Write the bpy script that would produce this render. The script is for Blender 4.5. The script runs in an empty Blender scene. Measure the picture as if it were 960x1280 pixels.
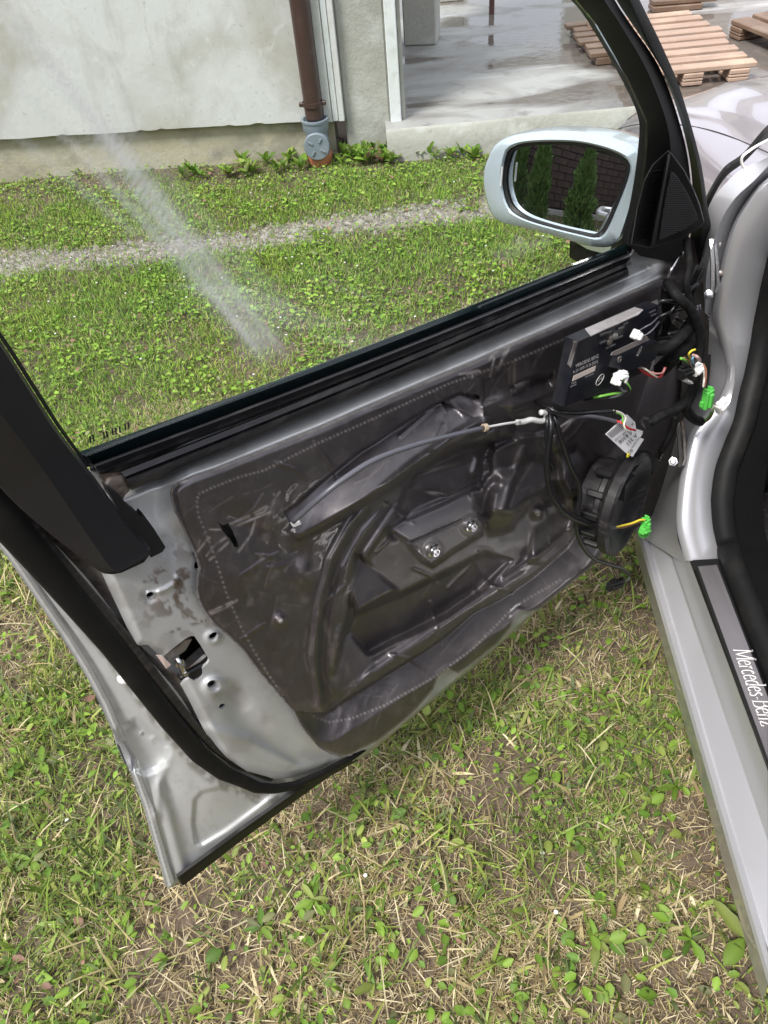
import bpy, math, random
import numpy as np
from mathutils import Matrix, Vector

# ------------------------------------------------------------------ camera
CAM = np.array([0.0, 0.0, 1.55]); FPX = 950.0
_nad = np.array([580 - 480.0, 1550 - 640.0, FPX]); _nad /= np.linalg.norm(_nad)
_up = -_nad
_fw = np.array([0, 0, 1.0]) - _up[2] * _up; _fw /= np.linalg.norm(_fw)
_rt = np.cross(_fw, _up)
RM = np.array([_rt, _fw, _up])            # world = RM @ (right, down, forward)
sc = bpy.context.scene
cd = bpy.data.cameras.new('camera'); co = bpy.data.objects.new('camera', cd)
sc.collection.objects.link(co); sc.camera = co
cd.sensor_fit = 'VERTICAL'; cd.sensor_height = 24.0; cd.lens = 24.0 * FPX / 1280.0
cd.clip_start = 0.02; cd.clip_end = 500
m4 = Matrix.Identity(4)
for i in range(3):
    m4[i][0] = RM[i, 0]; m4[i][1] = -RM[i, 1]; m4[i][2] = -RM[i, 2]; m4[i][3] = CAM[i]
co.matrix_world = m4

# ------------------------------------------------------------------ world, sun, exposure
SUN_EL, SUN_AZ = math.radians(58), math.radians(228)     # azimuth from +Y clockwise
w = bpy.data.worlds.new('World'); sc.world = w; w.use_nodes = True
nt = w.node_tree; bg = nt.nodes['Background']
sky = nt.nodes.new('ShaderNodeTexSky'); sky.sky_type = 'NISHITA'; sky.sun_disc = False
sky.sun_elevation = SUN_EL; sky.sun_rotation = SUN_AZ; sky.dust_density = 3.0; sky.air_density = 1.0
hs = nt.nodes.new('ShaderNodeHueSaturation'); hs.inputs['Saturation'].default_value = 0.30
hs.inputs['Value'].default_value = 1.25
nt.links.new(sky.outputs[0], hs.inputs['Color']); cl = nt.nodes.new('ShaderNodeMix'); cl.data_type = 'RGBA'; cl.inputs['Factor'].default_value = .6; cl.inputs['B'].default_value = (7.5, 7.7, 8.7, 1)   # even cloud cover over the clear sky
nt.links.new(hs.outputs[0], cl.inputs['A']); nt.links.new(cl.outputs['Result'], bg.inputs[0])
bg.inputs[1].default_value = 0.10
sd = bpy.data.lights.new('sun', 'SUN'); so = bpy.data.objects.new('sun', sd); sc.collection.objects.link(so)
sd.energy = 2.3; sd.angle = math.radians(16); sd.color = (1.0, 0.965, 0.92)
so.rotation_euler = (math.pi / 2 - SUN_EL, 0, math.pi - SUN_AZ)
so.location = (0, 0, 8)
sc.view_settings.view_transform = 'Standard'; sc.view_settings.look = 'None'
sc.view_settings.exposure = 1.17; sc.view_settings.gamma = 1.0
try: sc.cycles.max_bounces = 8; sc.cycles.transparent_max_bounces = 12
except Exception: pass

rng = np.random.default_rng(7); random.seed(7)
# ------------------------------------------------------------------ geometry of the place
def ray(x, y): return RM @ np.array([x - 480.0, y - 640.0, FPX])
def rays(x, y):
    v = np.stack([np.asarray(x, float) - 480, np.asarray(y, float) - 640, np.full(np.shape(x), FPX)], -1)
    return v @ RM.T
def on_plane(x, y, O, n):
    r = rays(x, y); t = ((O - CAM) @ n) / (r @ n); return CAM + r * t[..., None]
def at_z(x, y, z): return on_plane(np.asarray(x, float), np.asarray(y, float), np.array([0, 0, z]), np.array([0, 0, 1.0]))
def at_d(x, y, d): return CAM + ray(x, y) * (d / FPX)     # at a distance d along the viewing axis
def proj(X):
    v = RM.T @ (np.asarray(X, float) - CAM); return v[0] / v[2] * FPX + 480, v[1] / v[2] * FPX + 640
def unit(v): v = np.asarray(v, float); return v / np.linalg.norm(v)
Z = np.array([0, 0, 1.0])
# the open door: plane of its inner panel
TH = math.radians(35.3); LEAN = math.radians(6)
DO = np.array([-.411, .442, .28]); DD = np.array([math.cos(TH), math.sin(TH), 0])
NIN = np.array([math.sin(TH), -math.cos(TH), 0])
DU = math.cos(LEAN) * Z - math.sin(LEAN) * NIN
DN = np.cross(DD, DU); DN = DN if DN @ NIN > 0 else -DN
def PD(x, y, w=0.0):
    w = np.asarray(w, float); x = np.asarray(x, float); y = np.asarray(y, float)
    r = rays(x, y); t = ((DO - CAM) @ DN + w) / (r @ DN); return CAM + r * t[..., None]
def uv(X): q = np.asarray(X) - DO; return q @ DD, q @ DU, q @ DN
# the window glass plane (leans towards the car's middle)
GA = PD(110, 575, .035); GB = PD(785, 312, .035)
GD = unit(GB - GA); _gh = unit(np.array([GD[1], -GD[0], 0]))
GU = math.cos(math.radians(13)) * Z + math.sin(math.radians(13)) * _gh
GU = unit(GU - (GU @ GD) * GD)
GN = np.cross(GD, GU); GN = GN if GN @ _gh > 0 else -GN
def PG(x, y, w=0.0):
    w = np.asarray(w, float); x = np.asarray(x, float); y = np.asarray(y, float)
    r = rays(x, y); t = ((GA - CAM) @ GN + w) / (r @ GN); return CAM + r * t[..., None]
def GUV(u, v, w=0.0): return GA + u * GD + v * GU + w * GN
# the car's own axes
CF = unit([.125, .992, 0]); CS = np.array([CF[1], -CF[0], 0]); HN = np.array([.66, 1.25, 0])
def BC(s, f, z): return HN + s * CS + f * CF + z * Z

# ------------------------------------------------------------------ materials
MATS = {}
def mat(name, col, rough=.5, metal=0., spec=.5, coat=0., noise=None, bump=None, attr=None, alpha=None, stain=None, rvar=None):
    m = bpy.data.materials.new(name); m.use_nodes = True; n = m.node_tree.nodes; l = m.node_tree.links
    b = n['Principled BSDF']; b.inputs['Roughness'].default_value = rough; b.inputs['Metallic'].default_value = metal
    b.inputs['Specular IOR Level'].default_value = spec; b.inputs['Coat Weight'].default_value = coat
    b.inputs['Base Color'].default_value = (*col, 1)
    src = None
    tc = n.new('ShaderNodeTexCoord'); 
    if attr:
        a = n.new('ShaderNodeAttribute'); a.attribute_name = attr; src = a.outputs['Color']
    else:
        rgb = n.new('ShaderNodeRGB'); rgb.outputs[0].default_value = (*col, 1); src = rgb.outputs[0]
    def mixn(srcA, colB, scale, lo, hi, amt, detail=6, dist=0., coords=(1, 1, 1)):
        mp = n.new('ShaderNodeMapping'); mp.inputs['Scale'].default_value = coords; l.new(tc.outputs['Object'], mp.inputs[0])
        t = n.new('ShaderNodeTexNoise'); t.inputs['Scale'].default_value = scale; t.inputs['Detail'].default_value = detail
        t.inputs['Distortion'].default_value = dist; t.inputs['Roughness'].default_value = .6
        l.new(mp.outputs[0], t.inputs['Vector'])
        r = n.new('ShaderNodeMapRange'); r.inputs[1].default_value = lo; r.inputs[2].default_value = hi
        r.inputs[3].default_value = 0; r.inputs[4].default_value = amt; l.new(t.outputs['Fac'], r.inputs[0])
        mx = n.new('ShaderNodeMix'); mx.data_type = 'RGBA'; l.new(r.outputs[0], mx.inputs['Factor'])
        l.new(srcA, mx.inputs['A']); mx.inputs['B'].default_value = (*colB, 1); return mx.outputs['Result']
    for s in (noise or []): src = mixn(src, *s)
    l.new(src, b.inputs['Base Color'])
    if rvar:
        t = n.new('ShaderNodeTexNoise'); t.inputs['Scale'].default_value = rvar[0]; t.inputs['Detail'].default_value = 6
        l.new(tc.outputs['Object'], t.inputs['Vector'])
        r = n.new('ShaderNodeMapRange'); r.inputs[1].default_value = .15; r.inputs[2].default_value = .85
        r.inputs[3].default_value = rvar[1]; r.inputs[4].default_value = rvar[2]; l.new(t.outputs['Fac'], r.inputs[0])
        l.new(r.outputs[0], b.inputs['Roughness'])
    if bump:
        prev = None
        for sc_, st, dist in bump:
            t = n.new('ShaderNodeTexNoise'); t.inputs['Scale'].default_value = sc_; t.inputs['Detail'].default_value = 5
            l.new(tc.outputs['Object'], t.inputs['Vector'])
            bp = n.new('ShaderNodeBump'); bp.inputs['Strength'].default_value = st; bp.inputs['Distance'].default_value = dist
            l.new(t.outputs['Fac'], bp.inputs['Height'])
            if prev: l.new(prev, bp.inputs['Normal'])
            prev = bp.outputs[0]
        l.new(prev, b.inputs['Normal'])
    MATS[name] = m; return m
SILVER = mat('silver_paint', (.52, .52, .54), .30, .55, .5, .35, noise=[((.50, .50, .51), 260, .3, .8, .5), ((.46, .45, .43), 14, .55, .9, .5)], bump=[(1300, .05, .0003)])
INNER = mat('inner_silver_paint', (.42, .43, .41), .36, .38, .5, .2, attr='Col', bump=[(900, .06, .0004)], rvar=(10, .30, .46))
HOODM = mat('hood_paint', (.36, .325, .345), .2, .55, .5, .7, noise=[((.31, .28, .30), 3, .4, .7, .5)], rvar=(6, .1, .2))
MIRRP = mat('pale_mirror_paint', (.54, .62, .67), .16, .35, .5, .8)
PLAS = mat('black_plastic', (.008, .008, .008), .42, spec=.35, bump=[(900, .12, .0006)], noise=[((.018, .018, .018), 8, .5, .8, .4)])
TRIM = mat('grained_black_trim', (.011, .0105, .0115), .55, spec=.32, bump=[(1400, .25, .0005)], noise=[((.020, .019, .018), 6, .45, .75, .6), ((.055, .052, .048), 420, .66, .78, .5)])
RUB = mat('black_rubber', (.0045, .0045, .0045), .6, spec=.25, noise=[((.018, .017, .015), 20, .5, .8, .7), ((.06, .056, .05), 320, .64, .76, .5)], bump=[(60, .1, .002)])
RUBG = mat('dusty_rubber', (.013, .012, .013), .36, spec=.45, noise=[((.10, .095, .09), 25, .5, .75, .5, 8, 0, (1, 1, 6)), ((.05, .045, .04), 6, .45, .7, .5)], bump=[(80, .15, .001)])
CLOTH = mat('cloth_wrapped_loom', (.007, .007, .007), .7, spec=.2, bump=[(250, .5, .001)], noise=[((.035, .033, .03), 90, .5, .75, .6)])
WIREB = mat('black_wire', (.010, .010, .011), .28, bump=[(120, .2, .001)])
MEMB = mat('foil_membrane', (.03, .027, .026), .34, 0., .5, .25, attr='Col', bump=[(160, .06, .0010), (900, .06, .0004)], rvar=(22, .34, .62)); MEMB.node_tree.nodes['Principled BSDF'].inputs['IOR'].default_value = 2.05; MEMB.node_tree.nodes['Principled BSDF'].inputs['Specular Tint'].default_value = (1.0, .93, .96, 1)
DARK = mat('dark_cavity', (.008, .007, .0065), .6, spec=.3, noise=[((.05, .04, .035), 14, .5, .75, .6)], bump=[(40, .3, .003)])
STEEL = mat('bright_steel', (.62, .61, .60), .22, 1., noise=[((.3, .28, .25), 40, .5, .8, .5)])
RSTEEL = mat('dirty_steel', (.33, .31, .29), .42, .8, noise=[((.10, .06, .04), 30, .45, .65, .8)], bump=[(60, .3, .002)])
PLATE = mat('brushed_plate', (.30, .275, .27), .36, .85, noise=[((.22, .2, .2), 60, .4, .7, .5, 4, 0, (1, .03, 1))], rvar=(30, .28, .42))
LETT = mat('bright_lettering', (.78, .77, .75), .3, .3)
WHITE = mat('white_plastic', (.72, .71, .69), .4, noise=[((.5, .48, .45), 60, .5, .8, .5)])
PAPER = mat('white_label', (.78, .77, .78), .55, noise=[((.6, .57, .56), 50, .5, .8, .4)])
SLAB = mat('foil_label', (.50, .46, .44), .38, .5, noise=[((.35, .32, .3), 90, .45, .7, .6)], bump=[(90, .3, .001)])
INK = mat('black_ink', (.03, .03, .035), .6)
PRINT = mat('pale_print', (.48, .46, .44), .6)
BARC = mat('barcode_label', (.48, .41, .36), .5)
GREENP = mat('green_plastic', (.09, .45, .07), .35)
YELLOW = mat('yellow_wire', (.62, .50, .04), .4)
GRNW = mat('green_wire', (.16, .42, .06), .4)
REDW = mat('red_wire', (.50, .03, .03), .4)
BRNW = mat('brown_wire', (.22, .09, .05), .4)
WHTW = mat('pale_wire', (.60, .58, .5), .4)
GREYC = mat('grey_cable_sheath', (.10, .10, .115), .32)
CARD = mat('module_case', (.0055, .006, .010), .42, spec=.3, noise=[((.03, .028, .028), 18, .45, .75, .7), ((.06, .055, .05), 70, .6, .8, .5)])
DGL = mat('dark_glass_channel', (.004, .010, .011), .12, bump=[(40, .1, .002)])
MATT = mat('ribbed_floor_mat', (.012, .011, .011), .6, bump=[(60, .4, .003)])
CARP = mat('dark_carpet', (.004, .004, .004), .95, spec=.1, bump=[(500, .8, .002)])
ORNG = mat('rust_red_carpet', (.16, .04, .02), .9)
MESHM = mat('speaker_mesh', (.022, .022, .023), .38)

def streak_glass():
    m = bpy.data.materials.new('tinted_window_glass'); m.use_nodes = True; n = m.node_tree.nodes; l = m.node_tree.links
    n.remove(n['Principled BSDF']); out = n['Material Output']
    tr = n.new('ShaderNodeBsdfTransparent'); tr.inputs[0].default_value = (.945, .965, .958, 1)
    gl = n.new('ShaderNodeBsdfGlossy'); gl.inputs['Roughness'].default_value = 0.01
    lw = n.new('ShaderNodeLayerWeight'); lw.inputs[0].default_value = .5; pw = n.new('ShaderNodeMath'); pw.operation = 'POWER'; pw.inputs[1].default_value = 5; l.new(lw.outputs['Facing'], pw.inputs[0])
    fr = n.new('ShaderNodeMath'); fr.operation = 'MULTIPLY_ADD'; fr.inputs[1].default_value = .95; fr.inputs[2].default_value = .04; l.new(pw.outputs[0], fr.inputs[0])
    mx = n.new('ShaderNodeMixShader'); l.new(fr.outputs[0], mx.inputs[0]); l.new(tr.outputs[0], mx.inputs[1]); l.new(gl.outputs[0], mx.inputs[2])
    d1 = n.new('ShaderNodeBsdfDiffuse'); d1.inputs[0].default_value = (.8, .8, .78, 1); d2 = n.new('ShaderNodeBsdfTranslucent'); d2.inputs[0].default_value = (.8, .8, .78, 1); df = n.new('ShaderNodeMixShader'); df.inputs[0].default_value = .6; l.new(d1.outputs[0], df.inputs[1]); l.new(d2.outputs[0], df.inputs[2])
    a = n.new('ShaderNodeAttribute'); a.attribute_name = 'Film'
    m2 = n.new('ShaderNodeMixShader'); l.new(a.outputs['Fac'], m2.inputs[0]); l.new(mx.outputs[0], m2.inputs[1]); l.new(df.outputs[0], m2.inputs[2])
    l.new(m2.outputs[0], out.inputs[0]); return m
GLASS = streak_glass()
def mirror_mat():
    m = bpy.data.materials.new('mirror_silvering'); m.use_nodes = True; n = m.node_tree.nodes
    b = n['Principled BSDF']; b.inputs['Metallic'].default_value = 1; b.inputs['Roughness'].default_value = 0.0
    b.inputs['Base Color'].default_value = (.82, .83, .85, 1); return m
MIRR = mirror_mat()

# ------------------------------------------------------------------ object helpers
C = sc.collection
def empty(name, loc, label=None, cat=None, group=None, kind=None):
    o = bpy.data.objects.new(name, None); C.objects.link(o); o.location = tuple(loc); o.empty_display_size = .1
    tag(o, label, cat, group, kind); return o
def tag(o, label=None, cat=None, group=None, kind=None):
    if label: o['label'] = label
    if cat: o['category'] = cat
    if group: o['group'] = group
    if kind: o['kind'] = kind
    return o
def setparent(o, p):
    o.parent = p
    M = Matrix.Identity(4); q = p
    M = Matrix.Translation(p.location) if p.parent is None else Matrix.Identity(4)
    if p.parent is None: o.matrix_parent_inverse = M.inverted()
def mk(name, V, F, m, parent=None, smooth=True, loc=None, cols=None, sharp=None):
    V = np.asarray(V, float)
    if loc is not None: V = V - np.asarray(loc, float)
    me = bpy.data.meshes.new(name); me.from_pydata(V.tolist(), [], [tuple(int(i) for i in f) for f in F]); me.update()
    if m is not None:
        for q in (m if isinstance(m, (list, tuple)) else [m]): me.materials.append(q)
    if smooth: me.polygons.foreach_set('use_smooth', [True] * len(me.polygons))
    if sharp and smooth:
        try: me.set_sharp_from_angle(angle=math.radians(sharp))
        except Exception: pass
    if cols is not None:
        a = me.color_attributes.new('Col', 'FLOAT_COLOR', 'POINT')
        c4 = np.ones((len(V), 4)); c4[:, :3] = cols; a.data.foreach_set('color', c4.ravel())
    o = bpy.data.objects.new(name, me); C.objects.link(o)
    if loc is not None: o.location = tuple(loc)
    if parent is not None: setparent(o, parent)
    return o
class MB:
    def __init__(s): s.V = []; s.F = []; s.M = []
    def add(s, V, F, mi=0):
        b = len(s.V); s.V += [tuple(map(float, v)) for v in V]; s.F += [tuple(i + b for i in f) for f in F]; s.M += [mi] * len(F)
    def box(s, O, A, B, Cc, mi=0, bev=0.0):
        """box with corner O and edge vectors A, B, C (bevelled)"""
        O, A, B, Cc = map(lambda q: np.asarray(q, float), (O, A, B, Cc))
        if np.dot(np.cross(A, B), Cc) < 0: A, B = B, A
        la, lb, lc = map(np.linalg.norm, (A, B, Cc)); e = min(bev, .45 * min(la, lb, lc))
        if e <= 0:
            V = [O + i * A + j * B + k * Cc for k in (0, 1) for j in (0, 1) for i in (0, 1)]
            s.add(V, [(0, 2, 3, 1), (4, 5, 7, 6), (0, 1, 5, 4), (2, 6, 7, 3), (0, 4, 6, 2), (1, 3, 7, 5)], mi); return
        a, b, c = A / la, B / lb, Cc / lc; V = []; idx = {}
        for k in (0, 1):
            for j in (0, 1):
                for i in (0, 1):
                    P = O + i * A + j * B + k * Cc; sa, sb, sc_ = (1 - 2 * i) * e * a, (1 - 2 * j) * e * b, (1 - 2 * k) * e * c
                    idx[i, j, k, 0] = len(V); V.append(P + sb + sc_)
                    idx[i, j, k, 1] = len(V); V.append(P + sa + sc_)
                    idx[i, j, k, 2] = len(V); V.append(P + sa + sb)
        F = []
        for v_ in (0, 1):
            for ax in range(3):
                def g(p, q):
                    t = [0, 0, 0]; t[ax] = v_; t[(ax + 1) % 3] = p; t[(ax + 2) % 3] = q; return idx[t[0], t[1], t[2], ax]
                f = (g(0, 0), g(1, 0), g(1, 1), g(0, 1)); F.append(f if v_ else f[::-1])
        for ax in range(3):
            b1, b2 = (ax + 1) % 3, (ax + 2) % 3
            for p in (0, 1):
                for q in (0, 1):
                    def g(v_, which):
                        t = [0, 0, 0]; t[ax] = v_; t[b1] = p; t[b2] = q; return idx[t[0], t[1], t[2], which]
                    f = (g(0, b1), g(1, b1), g(1, b2), g(0, b2)); F.append(f if (p ^ q) == 0 else f[::-1])
        for i in (0, 1):
            for j in (0, 1):
                for k in (0, 1):
                    f = tuple(idx[i, j, k, q] for q in range(3)); F.append(f if (i + j + k) % 2 else f[::-1])
        s.add(V, F, mi)
    def tube(s, pts, r, n=8, mi=0, cap=True):
        pts = [np.asarray(p, float) for p in pts]; N = len(pts)
        rr = r if hasattr(r, '__len__') else [r] * N
        up = None; V = []
        for i, p in enumerate(pts):
            t = unit(pts[min(i + 1, N - 1)] - pts[max(i - 1, 0)])
            if up is None:
                up = np.cross(t, [0, 0, 1.0]); up = np.cross(t, [1, 0, 0]) if np.linalg.norm(up) < .1 else up
            up = unit(up - (up @ t) * t); sd_ = np.cross(t, up)
            for k in range(n):
                a = 2 * math.pi * k / n; V.append(p + rr[i] * (math.cos(a) * up + math.sin(a) * sd_))
        F = [(i * n + k, i * n + (k + 1) % n, (i + 1) * n + (k + 1) % n, (i + 1) * n + k) for i in range(N - 1) for k in range(n)]
        if cap: F += [tuple(range(n))[::-1], tuple((N - 1) * n + k for k in range(n))]
        s.add(V, F, mi)
    def lathe(s, O, ax, prof, n=24, mi=0, ref=None):
        """prof: (radius, height along axis)"""
        ax = unit(ax); a1 = np.cross(ax, [0, 0, 1.0]) if ref is None else np.asarray(ref, float)
        if np.linalg.norm(a1) < .1: a1 = np.cross(ax, [1.0, 0, 0])
        a1 = unit(a1 - (a1 @ ax) * ax); a2 = np.cross(ax, a1); V = []; N = len(prof)
        for r, h in prof:
            for k in range(n):
                t = 2 * math.pi * k / n; V.append(np.asarray(O) + h * ax + r * (math.cos(t) * a1 + math.sin(t) * a2))
        F = [(i * n + k, i * n + (k + 1) % n, (i + 1) * n + (k + 1) % n, (i + 1) * n + k) for i in range(N - 1) for k in range(n)]
        F += [tuple(range(n))[::-1], tuple((N - 1) * n + k for k in range(n))]
        s.add(V, F, mi)
    def poly(s, pts, ext, mi=0):
        """flat polygon pts extruded by vector ext"""
        n = len(pts); P = [np.asarray(p, float) for p in pts]; Q = [p + np.asarray(ext) for p in P]
        s.add(P + Q, [tuple(range(n))[::-1], tuple(range(n, 2 * n))] + [(i, (i + 1) % n, n + (i + 1) % n, n + i) for i in range(n)], mi)
    def build(s, name, m, parent=None, smooth=True, sharp=35, loc=None):
        o = mk(name, s.V, s.F, m, parent, smooth, loc, sharp=sharp)
        if isinstance(m, (list, tuple)): o.data.polygons.foreach_set('material_index', s.M)
        return o
def spline(P, n=6):
    P = [np.asarray(p, float) for p in P]; Q = [2 * P[0] - P[1]] + P + [2 * P[-1] - P[-2]]; out = []
    for i in range(1, len(Q) - 2):
        for k in range(n):
            t = k / n; a, b, c, d = Q[i - 1:i + 3]
            out.append(.5 * ((2 * b) + (-a + c) * t + (2 * a - 5 * b + 4 * c - d) * t * t + (-a + 3 * b - 3 * c + d) * t ** 3))
    out.append(P[-1]); return out
def resamp(P, n):
    P = np.asarray(P, float); L = np.r_[0, np.cumsum(np.linalg.norm(np.diff(P, axis=0), axis=1))]
    t = np.linspace(0, L[-1], n); return np.stack([np.interp(t, L, P[:, k]) for k in range(P.shape[1])], 1)
def loft(name, curves, m, parent=None, n=40, sub=6, closed=False, smooth=True, sharp=50, loc=None, sm=True, back=None):
    """surface through a list of 3-D curves (each a list of points)"""
    R_ = [resamp(spline(c, sub) if (len(c) > 2 and sm) else c, n) for c in curves]
    V = np.concatenate(R_); k = len(R_); F = []
    for j in range(k if closed else k - 1):
        j2 = (j + 1) % k
        for i in range(n - 1): F.append((j * n + i, j * n + i + 1, j2 * n + i + 1, j2 * n + i))
    if closed: F += [tuple(j * n for j in range(k)), tuple(j * n + n - 1 for j in range(k))[::-1]]
    return mk(name, V, F, m, parent, smooth, loc, sharp=sharp)
def wire(name, pts, r, m, parent, plane=PD, n=8, seg=6):
    b = MB(); P = [plane(*p) for p in pts]; b.tube(spline(P, seg) if len(P) > 2 else P, r, n); return b.build(name, m, parent, sharp=None)

# signed distance helpers in plan of a panel
def seg_dist(X, Y, pl, closed=False):
    pl = np.asarray(pl, float); D = np.full(X.shape, 1e9); n = len(pl); T = np.zeros(X.shape); acc = 0.
    NX = np.zeros(X.shape); NY = np.zeros(X.shape)
    for i in range(n if closed else n - 1):
        a = pl[i]; b = pl[(i + 1) % n]; d = b - a; L2 = d @ d + 1e-9
        t = np.clip(((X - a[0]) * d[0] + (Y - a[1]) * d[1]) / L2, 0, 1)
        px = a[0] + t * d[0]; py = a[1] + t * d[1]; q = np.hypot(X - px, Y - py); s = q < D
        D = np.where(s, q, D); T = np.where(s, acc + t * math.sqrt(L2), T); NX = np.where(s, px, NX); NY = np.where(s, py, NY); acc += math.sqrt(L2)
    return D, T / max(acc, 1e-9), NX, NY
def inside(X, Y, pl):
    pl = np.asarray(pl, float); c = np.zeros(X.shape, bool); n = len(pl); j = n - 1
    for i in range(n):
        xi, yi = pl[i]; xj, yj = pl[j]
        with np.errstate(divide='ignore', invalid='ignore'):
            k = ((yi > Y) != (yj > Y)) & (X < (xj - xi) * (Y - yi) / (yj - yi + 1e-12) + xi)
        c ^= k; j = i
    return c
def sstep(x, a, b): t = np.clip((x - a) / (b - a), 0, 1); return t * t * (3 - 2 * t)
def vnoise(X, Y, s, seed=0):
    x = np.asarray(X) / s; y = np.asarray(Y) / s; xi = np.floor(x).astype(int); yi = np.floor(y).astype(int); fx = x - xi; fy = y - yi
    fx = fx * fx * (3 - 2 * fx); fy = fy * fy * (3 - 2 * fy)
    def h(a, b):
        v = np.sin(a * 127.1 + b * 311.7 + seed * 74.7) * 43758.5453; return v - np.floor(v)
    return (h(xi, yi) * (1 - fx) + h(xi + 1, yi) * fx) * (1 - fy) + (h(xi, yi + 1) * (1 - fx) + h(xi + 1, yi + 1) * fx) * fy
def fbm(X, Y, s, seed=0, o=4): return sum(vnoise(X, Y, s / 2 ** k, seed + k * 13) / 2 ** k for k in range(o)) / sum(1 / 2 ** k for k in range(o))
def relief(name, outline, hfun, cfun, m, parent, step=2.0, holes=(), w0=.06, thick=.003, plane=None, N=None):
    """a pressed sheet: the outline laid on its plane, pushed in and out by hfun (metres), with holes cut through"""
    plane = plane or PD; N = DN if N is None else N
    ol = np.asarray(outline, float); x0, y0 = ol.min(0) - step; x1, y1 = ol.max(0) + step
    gx = np.arange(x0, x1 + step, step); gy = np.arange(y0, y1 + step, step); X, Y = np.meshgrid(gx, gy); ny, nx = X.shape
    cx = X[:-1, :-1] + step / 2; cy = Y[:-1, :-1] + step / 2
    keep = inside(cx, cy, ol)
    for h in holes: keep &= ~inside(cx, cy, np.asarray(h, float))
    used = np.zeros(X.shape, int)
    for dj in (0, 1):
        for di in (0, 1): used[dj:ny - 1 + dj, di:nx - 1 + di] += keep
    bnd = (used > 0) & (used < 4)
    best = np.full(X.shape, 1e9); SX = X.copy(); SY = Y.copy()
    for pl in [ol] + [np.asarray(h, float) for h in holes]:
        D, _, px, py = seg_dist(X, Y, pl, True); s = bnd & (D < best); SX[s] = px[s]; SY[s] = py[s]; best = np.where(s, D, best)
    X, Y = SX, SY
    H = hfun(X, Y)
    P = plane(X, Y, w0 + H)
    idx = -np.ones(X.shape, int); u = used > 0; idx[u] = np.arange(u.sum()); V = P[u]
    jj, ii = np.nonzero(keep)
    F = np.stack([idx[jj, ii], idx[jj, ii + 1], idx[jj + 1, ii + 1], idx[jj + 1, ii]], 1).tolist()
    cnt = {}
    for f in F:
        for a, b in zip(f, f[1:] + f[:1]): cnt[(a, b)] = cnt.get((a, b), 0) + 1
    be = [(a, b) for (a, b) in cnt if (b, a) not in cnt]
    bv = sorted({a for e in be for a in e}); mp = {a: len(V) + i for i, a in enumerate(bv)}
    cols = cfun(X[u], Y[u]) if cfun else None
    V2 = V[bv] - thick * N; Vn = np.concatenate([V, V2]) if len(bv) else V
    if cols is not None and len(bv): cols = np.concatenate([cols, cols[bv] * .9])
    F += [(b, a, mp[a], mp[b]) for a, b in be]
    return mk(name, Vn, F, m, parent, True, cols=cols, sharp=50)
# ================================================================== the car
car = empty('car', BC(.3, -.2, 0), 'silver estate car with its stripped front door standing wide open over the grass', 'car')
def A(*p): return np.array(p, float)
def dline(pts, w): return [PD(x, y, w) for x, y in pts]
def gline(pts, w): return [PG(x, y, w) for x, y in pts]

# ---------- the door: inner panel
PANEL = [(100,592),(150,580),(300,522),(500,440),(700,358),(790,318),(800,300),(850,290),(884,310),(888,380),(884,470),(880,540),(860,590),(835,620),
         (812,648),(800,657),(720,716),(650,778),(600,823),(545,868),(500,906),(440,952),(415,957),(392,968),(364,979),(340,983),(305,973),(279,951),(262,925),(248,899),(237,876),(226,856),
         (218,850),(209,836),(200,820),(185,806),(169,807),(150,765),(128,717),(112,680),(100,640)]
MEM = [(214,618),(217,609),(224,604),(240,597),(270,587),(330,563),(400,535),(450,513),(500,492),(550,471),(600,450),(640,432),(680,415),(720,397),(760,379),(800,362),(826,350),(842,352),(850,380),
       (858,420),(862,460),(860,510),(848,550),(835,575),(822,600),(800,640),(786,660),(760,685),(735,706),(712,724),(700,733),(672,757),(660,766),(650,764),(643,772),(638,785),(620,800),(592,822),(570,838),(560,837),(548,846),(542,862),
       (520,880),(496,902),(470,922),(452,936),(440,943),(428,946),(412,941),(398,933),(384,917),(374,903),(368,890),(352,871),(336,853),(322,836),(306,815),(295,802),(284,793),(268,780),(257,765),(250,752),(246,738),(247,722),(250,710),(245,694),(236,675),(226,652),(219,638)]
MTOP = MEM[2:18]
MEM = [((x + 2.5, y + 4.5) if (i_ > MEM.index((760,685)) and i_ < MEM.index((470,922)) + 1 and (x, y) not in ((643,772),(650,764),(660,766),(560,837),(548,846),(542,862),(638,785))) else (x, y)) for i_, (x, y) in enumerate(MEM)]
LEFT = [(100,640),(112,680),(128,717),(150,765),(169,807),(200,820),(226,856),(248,899),(262,925),(279,951),(305,973),(340,983),(364,979),(392,968),(440,952)]
LATCH = [(205,820),(218,809),(231,799),(238,795),(243,795),(252,808),(262,825),(260,829),(253,835),(254,843),(250,849),(243,851),(237,848),(233,850),(225,856),(217,849),(210,838)]
def oval(x, y, a, b, r, n=14):
    r = math.radians(r); return [(x + a * math.cos(t) * math.cos(r) - b * math.sin(t) * math.sin(r), y + a * math.cos(t) * math.sin(r) + b * math.sin(t) * math.cos(r)) for t in np.linspace(0, 2 * math.pi, n, endpoint=False)]
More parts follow.
